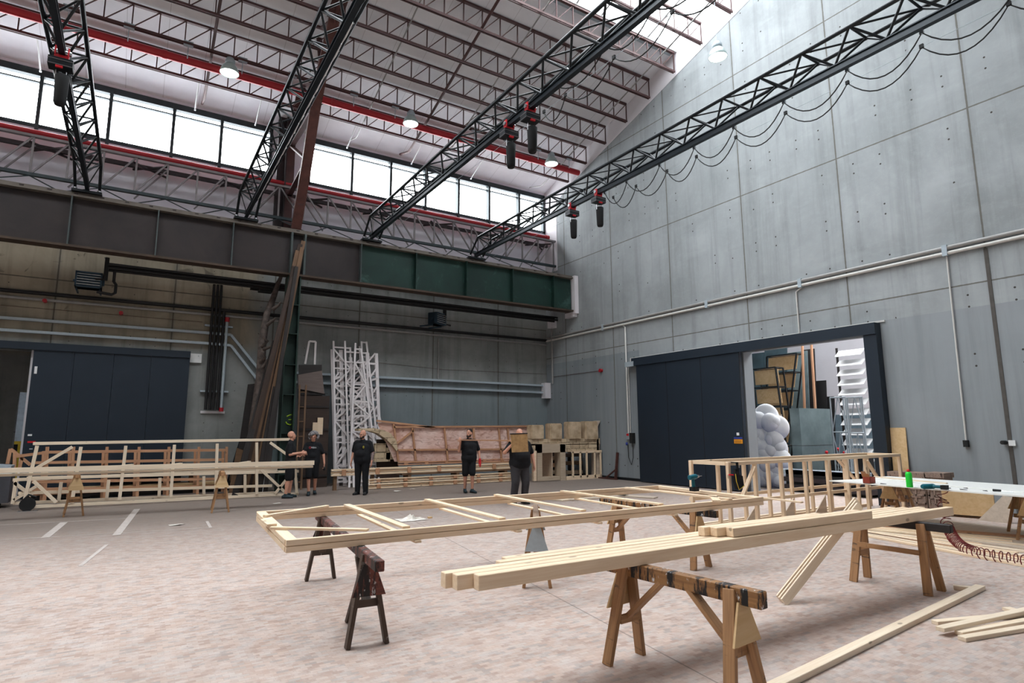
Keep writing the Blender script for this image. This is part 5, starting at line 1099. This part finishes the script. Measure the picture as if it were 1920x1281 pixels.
# timbers on the far small trestles
z = .885
for k, (a, c, zz, w, h, lb) in enumerate([((-40, 892), (574, 882), z+.07, .05, .10, 'upper front timber lying on the far small trestles'), ((-40, 903), (588, 889), z, .12, .05, 'lower flat board lying on the far small trestles'), ((60, 896), (500, 886), z+.06, .05, .06, 'rear thin timber lying on the far small trestles')]):
    A = FL(a[0], a[1], zz); B = FL(c[0], c[1], zz); A.y, B.y = [15.95-.12*(k == 0), 15.95, 16.1][k], [15.0-.12*(k == 0), 15.0, 15.15][k]; A.x = -3.6 if k < 2 else -1.8; B.x = 3.75 if k < 2 else 3.1
    tag(beam('timber', (A.x, A.y, zz+h/2), (B.x, B.y, zz+h/2), w, h, pp), lb, 'timber', 'timbers on the far small trestles')
for k, x in enumerate((-.2, .75, 2.2)):
    tag(beam('offcut', (x, 15.75-.1*k, z+.135), (x+.25, 16.0-.1*k, z+.15), .07, .03, pp), ['left small offcut resting on the far timbers', 'middle small offcut resting on the far timbers', 'right small offcut resting on the far timbers'][k], 'offcut')
# grey crate at the left edge, saw
t = thing('wheeled_crate', 'dark grey flight case with silver lid at the left edge', 'crate', (-3.1, 18.8, 0))
MB().box((-3.9, 18.5, .12), (-2.36, 19.1, .78)).build('case_body', plain('charcoal_case', L(74, 74, 80), .6), t)
MB().box((-3.92, 18.48, .78), (-2.34, 19.12, .84)).build('case_lid', M['galv'], t)
for x in (-3.7, -2.55): MB().tube([(x, 18.6, .06), (x+.05, 18.6, .06)], .06, 12).build('castor', M['rubber'], t); MB().box((x, 18.57, .06), (x+.05, 18.63, .12)).build('castor_fork', M['galv'], t)
t = thing('silver_toolcase', 'silver case lying on the grey flight case at the left edge', 'case', (-3.0, 18.8, .84)); MB().prism([(-3.8, 18.55, .84), (-2.4, 18.55, .84), (-2.38, 18.55, .98), (-3.8, 18.55, 1.12)], (0, .5, 0)).build('case_shell', M['galv'], t)
p = FL(50, 959); t = thing('circular_saw', 'black and teal hand saw standing on the floor at the left frames', 'saw', p); P = V(p)
MB().tube([P+V((0, -.03, .15)), P+V((0, .03, .15))], .15, 20).build('blade_guard', M['rubber'], t); MB().tube([P+V((0, .03, .17)), P+V((0, .18, .18))], [.07, .06], 12).build('motor', M['teal'], t); MB().tube([P+V((-.1, .02, .22)), P+V((0, .04, .36)), P+V((.14, .04, .3))], .025, 8).build('handle', M['rubber'], t); MB().box(P+V((-.16, -.06, 0)), P+V((.2, .1, .012))).build('base_plate', M['chrome'], t)
# beyond the left doorway
t = thing('yellow_machine', 'yellow and white machine standing outside beyond the left doorway', 'machine', (-3.2, 27, 0)); ma, mc = WY(20, 828, 27), WY(51, 860, 27); MB().box((ma.x, 27, 0), (mc.x, 27.8, ma.z)).build('machine_body', M['yellow'], t)
MB().box((mc.x-.5, 26.98, .5), (mc.x-.3, 27, ma.z-.1)).build('machine_slot', M['rubber'], t)
tag(MB().box((-8, 30, 0), (2, 30.3, 4.2)).build('outside_wall', plain('outdoor_pale_wall', L(176, 192, 206), .7)), 'pale building wall outside beyond the left doorway', 'wall')
struct('added_shade_canopy', MB().box((-10, 24.9, 4.2), (4, 30, 4.4)).box((2, 24.9, 0), (2.3, 30, 4.2)).box((-10, 24.9, 0), (-9.7, 30, 4.2)), M['roof'])  # unseen roof and side walls, added to keep open sky light off the exterior
struct('ground_outside', MB().box((-10, 24.9, -.3), (4, 32, -.001)), M['grey_steel'])
# ---------- pink framed canvas
Yp = 18.75; t = thing('canvas_flat', 'long pink brushed canvas flat with reddish battens seen from behind', 'flat', (10, Yp, 0)); Q = lambda x, y: WY(x, y, Yp)
c0 = [Q(716, 792), Q(740, 858), Q(1000, 861), Q(1000, 799), Q(790, 803)]
MB().prism([V((p.x, Yp+.05, p.z)) for p in [Q(708, 792), Q(741, 866), Q(1010, 868), Q(1010, 800), Q(815, 802)]], (0, .02, 0)).build('canvas', M['pinkpanel'], t)
for a, c in [((706, 789), (815, 802)), ((738, 801), (1012, 799)), ((742, 844), (1010, 842)), ((748, 866), (1010, 867))]: beam('rail', Q(*a), Q(*c), .05, .06, pr, t, up=(0, 1, 0) if False else (0, 0, 1))
for a, c in [((738, 795), (747, 866)), ((773, 803), (780, 865)), ((833, 803), (840, 866)), ((888, 803), (891, 866)), ((935, 803), (941, 866)), ((952, 803), (955, 845)), ((995, 803), (998, 866)), ((744, 832), (777, 806))]: beam('batten', Q(*c), Q(*a), .06, .05, pr, t, up=(0, 1, 0))
# stone arch piece behind
Ys = 18.66; Q2 = lambda x, y: WY(x, y, Ys)
t = thing('stone_arch_flat', 'painted stone arch piece standing behind the white lattice bundle', 'scenery arch', (8.2, Ys, 0))
b = MB(); arc = [(672, 804), (700, 803), (718, 806), (733, 813), (743, 826), (746, 842)]; inn = [(672, 808), (695, 809), (709, 813), (722, 822), (735, 834), (744, 846)]
for k in range(5): b = MB().prism([Q2(*arc[k]), Q2(*arc[k+1]), Q2(*inn[k+1]), Q2(*inn[k])], (0, .35, 0)); b.build('arch_stone', M['stone'], t)
MB().prism([(p.x, 19.05, max(0, p.z)) for p in [WY(706, 905, 19.05), WY(750, 905, 19.05), WY(744, 846, 19.05), WY(722, 824, 19.05), WY(706, 824, 19.05)]], (0, .02, 0)).build('backing', M['dark_plank'], t)
for k, (x0, y0, x1, y1) in enumerate([(708, 832, 728, 848), (708, 850, 736, 866), (729, 840, 742, 862)]):
    a, c = Q2(x0, y0), Q2(x1, y1); MB().box((a.x, Ys+.22, c.z), (c.x, Ys+.37, a.z)).build('stone_block', M['stone'], t)
# ---------- moulding stacks
def mould(x0, x1, yb, Y, h, k, label, m, Z=None):
    a, c = WY(x0, yb, Y), WY(x1, yb, Y); zz = Z if Z is not None else max(0, (a.z+c.z)/2)
    t = thing('moulding_board', label, 'moulding', ((a.x+c.x)/2, Y, zz), 'long moulding boards stacked before the canvas')
    for j in range(3): beam('profile_rib', (a.x, Y-.05+.03*(j == 1), zz+.03+j*h/3), (c.x, Y-.05+.03*(j == 1), zz+.03+j*h/3), .07-.02*(j == 1), h/3-.015, M[m], t, bevel=.006)
    n = 6
    for j in range(n):
        x = a.x+(c.x-a.x)*(j+.35)/n; beam('cross_cleat', (x, Y-.10, zz+.02), (x, Y-.10, zz+h-.03), .12, .05, M['pine_red'], t, up=(0, 1, 0))
    return t
mould(690, 962, 909, 18.05, .17, 0, 'lowest long moulding board lying on the floor', 'pine', 0); mould(690, 962, 900, 18.1, .13, 1, 'second moulding board above the floor', 'pine', .175)
mould(620, 955, 888, 18.28, .22, 2, 'long moulding board on top of the stack reaching furthest left', 'pine', .42); mould(745, 960, 873, 18.4, .12, 3, 'narrow moulding board highest in the stack', 'pine_red', .645)
tag(MB().box((WY(745, 890, 18.6).x, 18.2, .36), (WY(960, 890, 18.6).x, 18.7, .42)).build('stored_board', M['mid_plank']), 'brown spacer board between the moulding boards', 'board')
for k, px in enumerate((760, 850, 940)): x = WY(px, 900, 18.4).x; tag(MB().box((x, 18.15, 0), (x+.1, 18.6, .36)).build('wood_spacer', M['mid_plank']), ['left block under the moulding stack', 'middle block under the moulding stack', 'right block under the moulding stack'][k], 'block')
for k, px in enumerate((630, 700)): x = WY(px, 888, 18.2).x; tag(beam('prop_post', (x, 18.3, 0), (x, 18.3, .42), .1, .1, M['mid_plank'], up=(0, 1, 0)), ['left post under the left end of the top moulding board', 'right post under the top moulding board'][k], 'post')
# ---------- castle wall set
Yc = 17.35; Q3 = lambda x, y: WY(x, y, Yc); st = M['stone']
t = thing('castle_wall_set', 'stone painted castle wall set with battlements and a doorway opening', 'scenery wall', (13.2, Yc, 0))
def cblock(x0, y0, x1, y1, nm, mt, d=.4, dy=0.0):
    a, c = Q3(x0, y0), Q3(x1, y1); return MB().box((a.x, Yc+dy, max(0, c.z)), (c.x, Yc+dy+d, a.z)).build(nm, mt, t)
cblock(985, 824, 1125, 833, 'parapet_course', st, .3); cblock(985, 833, 1004, 845, 'wall_course', st, .12); cblock(1058, 833, 1124, 846, 'wall_course', st, .12)
for k, (x0, x1, y0, y1) in enumerate([(990, 1019, 797, 824), (1025, 1053, 794, 824), (1060, 1089, 791, 824), (1091, 1120, 790, 825)]):
    a, c = Q3(x0, y0), Q3(x1, y1); b = MB().box((a.x+.13, Yc-.06, c.z), (c.x, Yc+.3, a.z)); o = b.build('merlon', M['stone_plain'], t)
    bm = bmesh.new(); bm.from_mesh(o.data); bmesh.ops.bevel(bm, geom=bm.edges[:], offset=.03, segments=2, affect='EDGES'); bm.to_mesh(o.data); bm.free()
a = [Q3(1119, 790), Q3(1126, 789), Q3(1121, 800), Q3(1126, 895), Q3(1119, 895)]
MB().prism([V((p.x, Yc, max(0, p.z))) for p in a], (0, .3, 0)).build('end_board', M['ply_grey'], t)
sm = wood('weathered_beige_frame', L(204, 186, 164), L(170, 150, 128), knots=False, stain=(.66, L(112, 96, 78)))
def post(x0, x1, y0, y1, nm, mt=sm, d=.18, dy=-.1): return cblock(x0, y0, x1, y1, nm, mt, d, dy)
post(1004, 1014, 833, 902, 'door_jamb', d=.35); post(1047, 1058, 833, 901, 'door_jamb', d=.35); post(1004, 1058, 833, 848, 'door_lintel'); post(1014, 1047, 895, 900, 'door_sill', d=.5)
a, c = Q3(1014, 848), Q3(1047, 896); MB().box((c.x-.28, Yc, c.z), (c.x-.24, Yc+.7, a.z)).build('reveal', sm, t)
for x in (1070, 1084, 1096, 1111, 1122): post(x, x+3.4, 847, 895, 'stud', M['pine'], .05)
post(1070, 1125, 845.5, 848.5, 'stud_rail', M['pine'], .05); post(1059, 1125, 893, 897, 'stud_rail', M['pine'], .05); post(985, 1003, 846, 849, 'stud_rail', M['pine'], .05); post(985, 989, 849, 902, 'stud', M['pine'], .05); post(998, 1003, 849, 902, 'stud', M['pine'], .05)
for k, (px0, px1, z_, m) in enumerate([(1016, 1045, .15, 'pine'), (1015, 1046, .4, 'pine_red'), (1014, 1046, .65, 'mid_plank'), (1062, 1095, .1, 'pine'), (1062, 1096, .45, 'mid_plank'), (1062, 1118, .75, 'dark_plank')]):
    a, c = WY(px0, 880, 18.3), WY(px1+6, 880, 18.3); tag(MB().box((a.x, 18.3, z_), (min(c.x, 14.75), 18.7, z_+.13)).build('stored_board', M[m]), ['lowest board seen through the castle doorway', 'middle board seen through the castle doorway', 'upper board seen through the castle doorway', 'low pale board behind the castle studs', 'brown board behind the castle studs', 'dark board highest behind the castle studs'][k], 'board')
for k, px in enumerate((1018, 1040, 1068, 1090)): x = WY(px, 880, 18.5).x; tag(MB().box((x, 18.5, 0), (x+.08, 18.62, 1.0)).build('wood_spacer', M['dark_plank']), 'dark upright holding the boards stored behind the castle set', 'post', 'uprights behind the castle set')
# boards on the floor behind the long frame
for k, (a, c, w, lb) in enumerate([((1018, 935), (1062, 940), .3, 'left thin board on the floor behind the long frame'), ((1062, 938), (1170, 930), .5, 'pale sheet on the floor behind the long frame'), ((1150, 930), (1230, 935), .3, 'pale board on the floor further right behind the long frame')]):
    A = FL(*a)+V((0, 0, .02)); B = FL(*c)+V((0, 0, .02)); tag(beam('floor_sheet', A, B, w, .03, M['ply_grey'] if k else M['pine_pale']), lb, 'board')
# ============================================================ PEOPLE
def cap(mb, p, q, r1, r2, flat=(1, 1, 1), n=14):
    """tapered limb segment with round ends; flat squashes it in world axes"""
    p, q = V(p), V(q); t = (q-p).normalized(); a = V((1, 0, 0)) if abs(t.x) < .9 else V((0, 1, 0)); x = t.cross(a).normalized(); y = t.cross(x)
    vs = []; rings = []
    for k in range(5): th = -math.pi/2+math.pi/2*k/4.0; rings.append((p+t*r1*math.sin(th), r1*max(.02, math.cos(th))))
    for k in range(5): th = math.pi/2*k/4.0; rings.append((q+t*r2*math.sin(th), r2*max(.02, math.cos(th))))
    for c, r in rings:
        for j in range(n):
            o = x*math.cos(2*math.pi*j/n)*r+y*math.sin(2*math.pi*j/n)*r
            vs.append(c+V((o.x*flat[0], o.y*flat[1], o.z*flat[2])))
    N = len(rings); fs = [(i*n+j, i*n+(j+1) % n, (i+1)*n+(j+1) % n, (i+1)*n+j) for i in range(N-1) for j in range(n)]+[tuple(range(n-1, -1, -1)), tuple(range((N-1)*n, N*n))]
    return mb.add(vs, fs, True)
def fuse(mb, name, mat, parent, voxel=.012, smooth=4, dec=.5, disp=0):
    me = mb.mesh('tmp'); o = bpy.data.objects.new('tmp', me); COL.objects.link(o)
    m = o.modifiers.new('r', 'REMESH'); m.mode = 'VOXEL'; m.voxel_size = voxel; m.use_smooth_shade = True
    if smooth: s = o.modifiers.new('s', 'SMOOTH'); s.iterations = smooth; s.factor = .5
    if dec < 1: d = o.modifiers.new('d', 'DECIMATE'); d.ratio = dec
    dg = bpy.context.evaluated_depsgraph_get(); me2 = bpy.data.meshes.new_from_object(o.evaluated_get(dg)); bpy.data.objects.remove(o)
    me2.name = name; me2.materials.clear(); me2.materials.append(mat)
    for p in me2.polygons: p.use_smooth = True
    r = bpy.data.objects.new(name, me2); COL.objects.link(r); r.parent = parent; return r
SHIRT = {}
def person(loc, heading, H, label, L_arm, R_arm, legs, shorts=True, build=1.0, hair=None, beard=None, skin='skin', shoe='shoe', bot='black_cloth', head_turn=0, head_tilt=0, tattoo=False, glove=None, belly=0, collar=True, glasses=False):
    """local frame: faces -Y, person's left is +X. arms: (elbow, wrist, finger direction, palm normal)"""
    t = thing('person', label, 'person', loc, None, heading); k = H/1.78; S = lambda *a: V(a)*k; sk = M[skin]
    hipz = .93; hw = .095*build; shx = .19*build; shz = 1.44
    LA, RA = legs['L'], legs['R']      # each: (knee, ankle, toe direction)
    body = MB()
    w = build
    # torso
    def torso(mb, e=0.0, hem=.0, top=True):
        cap(mb, S(-.075*w, .0, .98), S(.075*w, 0, .98), (.135*w+e)*k, (.135*w+e)*k, (1, .88+.1*belly, 1))
        cap(mb, S(-.05*w, -.01-.03*belly, 1.12), S(.05*w, -.01-.03*belly, 1.12), (.13*w+.03*belly+e)*k, (.13*w+.03*belly+e)*k, (1, .9+.1*belly, 1))
        cap(mb, S(-.075*w, -.008-.02*belly, .98), S(-.08*w, 0, 1.28), (.118*w+.015*belly+e)*k, (.125*w+e)*k, (1, .88+.1*belly, 1)); cap(mb, S(.075*w, -.008-.02*belly, .98), S(.08*w, 0, 1.28), (.125*w+.015*belly+e)*k, (.12*w+e)*k, (1, .88+.1*belly, 1))
        cap(mb, S(-.085*w, .005, 1.29), S(.085*w, .005, 1.29), (.125*w+e)*k, (.125*w+e)*k, (1, .86, 1))
        cap(mb, S(-shx+.03, .012, 1.425), S(shx-.03, .012, 1.425), (.062+e)*k, (.062+e)*k, (1, 1, 1))
        cap(mb, S(0, .02, 1.40), S(0, .01, 1.50), (.085+e)*k, (.06+e*.6)*k)
    torso(body)
    cap(body, S(0, .012, 1.46), S(0, -.012, 1.57), .056*k*(.9+.1*w), .052*k*(.9+.1*w))
    # head
    hc = V((0, -.02, 1.66)); Rh = Euler((math.radians(head_tilt), 0, math.radians(head_turn)), 'XYZ').to_matrix()
    def hp(x, y, z): return (V((0, -.01, 1.60))+Rh @ V((x, y, z+.03)))*k
    def hball(mb, x, y, z, r): 
        b = MB().ball((0, 0, 0), r, 16, 12)
        mb.add([(V((0, -.01, 1.60))+Rh @ (V((x, y, z+.03))+v))*k for v in b.v], b.f, True)
    hball(body, 0, .015, .055, (.076, .096, .10)); hball(body, 0, -.03, .0, (.062, .068, .085)); hball(body, 0, -.055, -.055, (.038, .035, .03)); hball(body, 0, -.03, -.04, (.055, .05, .04))
    hball(body, 0, -.098, .005, (.013, .02, .018)); hball(body, 0, -.09, .028, (.010, .014, .026)); hball(body, 0, -.086, -.036, (.024, .012, .008)); hball(body, 0, -.082, .045, (.05, .014, .012))
    for s in (-1, 1): hball(body, s*.077, .012, .015, (.010, .02, .032))
    # arms & hands
    hands = []
    for s, arm in ((1, L_arm), (-1, R_arm)):
        sh = S(s*shx, .012, shz-.03); el, wr, fd, pn = [V(a) for a in arm]; el = el*k; wr = wr*k; fd.normalize(); pn = (pn-fd*pn.dot(fd)).normalized(); sd = fd.cross(pn)*1.0
        cap(body, sh, el, .052*k*w**.5, .041*k*w**.5); cap(body, el, wr, .042*k*w**.5, .027*k)
        hb = MB() 
        pc = wr+fd*.045*k
        for j in (-1.5, -.5, .5, 1.5): cap(body, wr+sd*j*.008*k, wr+fd*.085*k+sd*j*.019*k, .017*k, .013*k, n=8)
        for j, ln in ((-1.5, .062), (-.5, .078), (.5, .083), (1.5, .070)):
            a = wr+fd*.088*k+sd*j*.0205*k; b_ = a+(fd*.85+pn*.35).normalized()*ln*.5*k; c_ = b_+(fd*.45+pn*.85).normalized()*ln*.5*k
            cap(body, a, b_, .0095*k, .009*k, n=8); cap(body, b_, c_, .009*k, .0078*k, n=8)
        ts = s*-1 if True else s
        a = wr+fd*.025*k+sd*1.5*.018*k; b_ = a+(fd*.6+sd*.75+pn*.2).normalized()*.045*k; c_ = b_+(fd*.9+pn*.4).normalized()*.035*k
        cap(body, a, b_, .013*k, .011*k, n=8); cap(body, b_, c_, .011*k, .009*k, n=8)
        hands.append((sh, el, wr, fd))
    for s, lg in ((1, LA), (-1, RA)):
        kn, an, td = [V(a) for a in lg]; kn = kn*k; an = an*k
        cap(body, S(s*hw, 0, .90), kn, .088*k*w, .057*k*w); cap(body, kn, an, .056*k*w, .036*k); 
        cap(body, kn.lerp(an, .2)+V((0, .015, 0))*k, kn.lerp(an, .45)+V((0, .012, 0))*k, .052*k*w, .044*k*w)
    o = fuse(body, 'body', sk, t, voxel=.008, smooth=3, dec=.45)
    # shirt
    sh_ = MB(); torso(sh_, .016)
    cap(sh_, S(-.07*w, 0, .96), S(.07*w, 0, .96), (.135*w+.014)*k, (.135*w+.014)*k, (1, .88+.1*belly, 1))
    for (sh, el, wr, fd) in hands: cap(sh_, sh, sh.lerp(el, .78), .068*k*w**.5, .060*k*w**.5)
    so = fuse(sh_, 'shirt', M['black_cloth'], t, voxel=.012, smooth=6, dec=.6); SHIRT[t.name] = so
    # trousers
    tr = MB(); cap(tr, S(-.08*w, .0, .93), S(.08*w, 0, .93), .135*k*w, .135*k*w, (1, .9, 1))
    for s, lg in ((1, LA), (-1, RA)):
        kn, an, td = [V(a)*1.0 for a in lg]; kn = kn*k; an = an*k
        if shorts: cap(tr, S(s*hw, 0, .88), kn+V((0, 0, .05*k)), .105*k*w, .092*k*w)
        else: cap(tr, S(s*hw, 0, .88), kn, .105*k*w, .078*k*w); cap(tr, kn, an+V((0, 0, -.015*k)), .078*k*w, .066*k*w)
    fuse(tr, 'shorts' if shorts else 'trousers', M[bot], t, voxel=.014, smooth=4, dec=.6)
    for s, lg in ((1, LA), (-1, RA)):
        an = V(lg[1])*k; td = V(lg[2]).normalized(); sb = MB(); sd = V((-td.y, td.x, 0)); base = V((an.x, an.y, .0))
        zf = max(0, an.z-.085*k)
        cap(sb, base+td*-.05*k+V((0, 0, zf+.045*k)), base+td*.10*k+V((0, 0, zf+.04*k)), .044*k, .043*k); cap(sb, base+td*.10*k+V((0, 0, zf+.036*k)), base+td*.17*k+V((0, 0, zf+.034*k)), .045*k, .036*k, (1, 1, .8)); cap(sb, base+V((0, 0, zf+.05*k)), base+V((0, 0, zf+.10*k)), .042*k, .043*k)
        sho = fuse(sb, 'shoe', M[shoe], t, voxel=.01, smooth=3, dec=.6)
        sl = MB(); so_ = base+V((0, 0, zf+.008)); poly = [so_+td*a*k+sd*b_*k for a, b_ in [(-.09, -.03), (-.09, .03), (.02, .042), (.14, .045), (.2, .02), (.2, -.02), (.14, -.045), (.02, -.042)]]
        ob = bpy.data.objects.new('shoe_sole', sl.prism([p-V((0, 0, .008)) for p in poly], (0, 0, .022)).mesh('shoe_sole')); COL.objects.link(ob); ob.data.materials.append(M['rubber']); ob.parent = sho
    def part(mb, nm, mt): ob = bpy.data.objects.new(nm, mb.mesh(nm)); COL.objects.link(ob); ob.data.materials.append(mt); ob.parent = t; return ob
    eb = MB()
    for s in (-1, 1): hball(eb, s*.03, -.086, .028, (.011, .006, .006)); hball(eb, s*.032, -.088, .046, (.018, .006, .004))
    part(eb, 'eyes', M['rubber'])
    if hair == 'short':
        h = MB(); hball(h, 0, .026, .075, (.079, .094, .088)); hball(h, 0, .06, .03, (.068, .055, .07)); part(h, 'hair', M['hair_dark'])
    if hair == 'curly':
        h = MB(); rr = random.Random(4)
        for j in range(190):
            th = rr.uniform(0, 2*math.pi); ph = rr.uniform(-.75, 1.5); d = V((math.cos(th)*math.cos(ph), math.sin(th)*math.cos(ph), math.sin(ph)))
            if d.y < -.35 and d.z < .45: continue
            hball(h, d.x*.13, .03+d.y*.13, .045+d.z*.125, (rr.uniform(.022, .042),)*3)
        fuse(h, 'hair', M['hair_grey'], t, voxel=.008, smooth=1, dec=.6)
    if beard:
        h = MB(); hball(h, 0, -.062, -.062, (.046, .038, .036)); hball(h, .045, -.03, -.035, (.022, .04, .04)); hball(h, -.045, -.03, -.035, (.022, .04, .04)); hball(h, 0, -.088, -.024, (.028, .012, .008)); part(h, 'beard', M['hair_dark'])
    if glasses:
        h = MB()
        for s in (-1, 1): 
            pts = [hp(s*.033+.02*math.cos(a_), -.108, .028+.016*math.sin(a_)) for a_ in [x*math.pi/6 for x in range(13)]]; h.tube(pts, .003, 5)
        h.tube([hp(-.055, -.1, .03), hp(-.078, 0, .03)], .003, 5); h.tube([hp(.055, -.1, .03), hp(.078, 0, .03)], .003, 5); part(h, 'glasses', M['rubber'])
    if glove:
        sh, el, wr, fd = hands[0 if glove == 'L' else 1]; g = MB(); cap(g, wr-fd*.03*k, wr+fd*.1*k, .036*k, .042*k); cap(g, wr+fd*.1*k, wr+fd*.16*k+V((0, -.02, 0)), .038*k, .022*k)
        for j in (-1, 0, 1): cap(g, wr+fd*.1*k+V((0, j*.02, 0)), wr+fd*.185*k+V((0, j*.022, 0)), .014, .011)
        tag(fuse(g, 'glove', M['red'], t, voxel=.008, smooth=2, dec=.6), 'red work glove')
    if tattoo:
        sh, el, wr, fd = hands[0]; g = MB(); cap(g, el.lerp(wr, .05), el.lerp(wr, .75), .0445*k*w**.5, .0345*k*w**.5)
        tag(part(g, 'tattoo_sleeve', plain('tattooed_skin', L(150, 124, 116), .6, 0, .3, 22, c2=L(74, 72, 80))), 'tattooed forearm')
    return t
st_legs = {'L': ((.11, .0, .49), (.12, .02, .09), (.2, -1, 0)), 'R': ((-.11, .0, .49), (-.12, .02, .09), (-.2, -1, 0))}
R_ = math.radians
dn = (0, -.1, -1)
# man 1: shaved head, in profile facing right, forearms forward
p = FL(541, 934); person(p, R_(75), 1.76, 'person with shaved head in black T-shirt and shorts, seen in profile, reaching right',
    ((.27, -.02, 1.16), (.16, -.28, 1.16), (0, -1, .05), (-1, 0, -.3)), ((-.27, .0, 1.16), (-.12, -.27, 1.20), (0, -1, .1), (1, 0, -.3)),
    {'L': ((.11, -.03, .49), (.13, .0, .09), (.15, -1, 0)), 'R': ((-.10, .02, .49), (-.12, .08, .09), (-.1, -1, 0))}, build=1.1, head_turn=5, head_tilt=-4)
# man 2: curly grey hair
p = FL(583, 929); man2 = person(p, R_(-12), 1.72, 'person with curly grey hair in black T-shirt with white lettering',
    ((.30, .02, 1.14), (.33, -.05, .89), (0, -.1, -1), (-1, 0, 0)), ((-.25, -.08, 1.22), (-.35, -.3, 1.12), (-.7, -.7, .1), (0, .3, -1)),
    {'L': ((.10, .03, .49), (.10, .16, .11), (.1, -1, 0)), 'R': ((-.09, -.07, .49), (-.07, -.05, .09), (-.1, -1, 0))}, hair='curly', head_turn=-8, head_tilt=8, build=.98, glasses=True)
# man 3: bald with beard, trousers
p = FL(677, 928); man3 = person(p, R_(-42), 1.78, 'bald bearded person with glasses, black T-shirt with yellow badge, black trousers',
    ((.29, .05, 1.15), (.30, -.04, .90), (0, -.15, -1), (-1, 0, 0)), ((-.29, .05, 1.15), (-.30, -.06, .90), (0, -.15, -1), (1, 0, 0)),
    st_legs, shorts=False, build=1.12, beard=True, head_turn=-22, head_tilt=4, tattoo=True, belly=.3, glasses=True, shoe='shoe_grey')
# man 4: carrying one end
p = FL(879, 925); man4 = person(p, R_(-12), 1.80, 'bearded person in black T-shirt and shorts, plank end on the shoulder, one red glove',
    ((.30, .04, 1.16), (.31, -.03, .90), (0, -.1, -1), (-1, 0, 0)), ((-.31, -.06, 1.17), (-.30, -.16, 1.40), (-.1, -.1, 1), (.3, .9, 0)),
    {'L': ((.09, -.04, .50), (.10, .0, .09), (.35, -1, 0)), 'R': ((-.10, .02, .49), (-.08, .12, .10), (-.1, -1, 0))}, hair='short', beard=True, head_turn=-48, glove='L', build=1.02)
# man 5: carrying the near end, face behind the board
p = FL(975, 946); man5 = person(p, R_(-4), 1.79, 'heavy person in black T-shirt and grey trousers, face hidden by a brown board',
    ((.36, .02, 1.17), (.37, -.06, .90), (0, -.12, -1), (-1, 0, 0)), ((-.42, -.02, 1.22), (-.31, -.20, 1.42), (.2, -.2, 1), (.6, .6, 0)),
    {'L': ((.13, -.05, .49), (.13, .03, .10), (.15, -1, 0)), 'R': ((-.14, -.04, .50), (-.15, .06, .12), (-.15, -1, 0))}, shorts=False, bot='grey_trouser', build=1.24, belly=.7, shoe='shoe_grey')
# plank carried between the two men
P4 = Matrix.Rotation(R_(-12), 3, 'Z') @ (V((-.24, -.17, 1.475))*1.80/1.78)+FL(879, 925)
P5 = Matrix.Rotation(R_(-4), 3, 'Z') @ (V((-.24, -.27, 1.50))*1.79/1.78)+FL(975, 946)
t = thing('carried_plank', 'long plank carried by two people, square brown board at its near end', 'plank', (P4+P5)/2)
d = (P4-P5).normalized(); beam('plank', P5-d*.05, P4+d*.25, .14, .03, M['pine_red'], t)
q0, q1 = WY(958, 815, P5.y-.28), WY(990, 847, P5.y-.28)
MB().prism([(q0.x, P5.y-.28, q0.z), (q1.x-.03, P5.y-.30, q0.z+.01), (q1.x, P5.y-.3, q1.z), (q0.x+.04, P5.y-.28, q1.z-.01)], (0, .03, 0)).build('end_board', plain('chipped_brown_board', L(182, 146, 100), .8, 0, .12, 12, c2=L(150, 116, 76)), t)
MB().prism([(q0.x-.005, P5.y-.285, q0.z), (q1.x-.025, P5.y-.305, q0.z+.01), (q1.x-.025, P5.y-.305, q0.z+.035), (q0.x-.005, P5.y-.285, q0.z+.025)], (0, .045, 0)).build('board_edge', M['black_wood'], t)
# items in hand, shirt prints
w2 = Matrix.Rotation(R_(-12), 3, 'Z') @ (V((.33, -.07, .80))*1.72/1.78)+FL(583, 929)
t = thing('tape_roll', 'dark tape roll held in the lowered hand of the person with curly grey hair', 'tape roll', w2-V((0, 0, .08)))
MB().lathe([(.03, -.025), (.055, -.025), (.055, .025), (.03, .025), (.03, -.025)], (0, 0, 0), 16)
bb = MB(); lz = MB().lathe([(.03, -.025), (.055, -.025), (.055, .025), (.03, .025), (.03, -.025)], (0, 0, 0), 18)
bb.add([w2+V((v.z, v.x, v.y-.05)) for v in lz.v], lz.f, True).build('roll', M['rubber'], t)
def text(s_, parent, loc, size, mat, name, rx=math.pi/2, rz=0):
    c = bpy.data.curves.new(name, 'FONT'); c.body = s_; c.size = size; c.extrude = .001; c.align_x = 'CENTER'; c.materials.append(mat)
    o = bpy.data.objects.new('tmp', c); COL.objects.link(o); me = bpy.data.meshes.new_from_object(o.evaluated_get(bpy.context.evaluated_depsgraph_get())); bpy.data.objects.remove(o)
    o = bpy.data.objects.new(name, me); COL.objects.link(o); o.parent = parent; o.location = loc; o.rotation_euler = (rx, 0, rz); return o
text('PERA', SHIRT[man2.name], (.015, -.137, 1.285), .062, M['white'], 'shirt_lettering')
o = MB(); o.tube([V((-.085+.024*math.cos(a), -.137, 1.305+.024*math.sin(a))) for a in [x*math.pi/8 for x in range(17)]], .006, 6)
ob = bpy.data.objects.new('shirt_emblem', o.mesh('shirt_emblem')); COL.objects.link(ob); ob.data.materials.append(M['red']); ob.parent = SHIRT[man2.name]
o = MB().ball((.09, -.150, 1.31), (.028, .008, .04), 12, 8); ob = bpy.data.objects.new('shirt_badge', o.mesh('shirt_badge')); COL.objects.link(ob); ob.data.materials.append(plain('yellow_badge', L(170, 160, 60), .7)); ob.parent = SHIRT[man3.name]
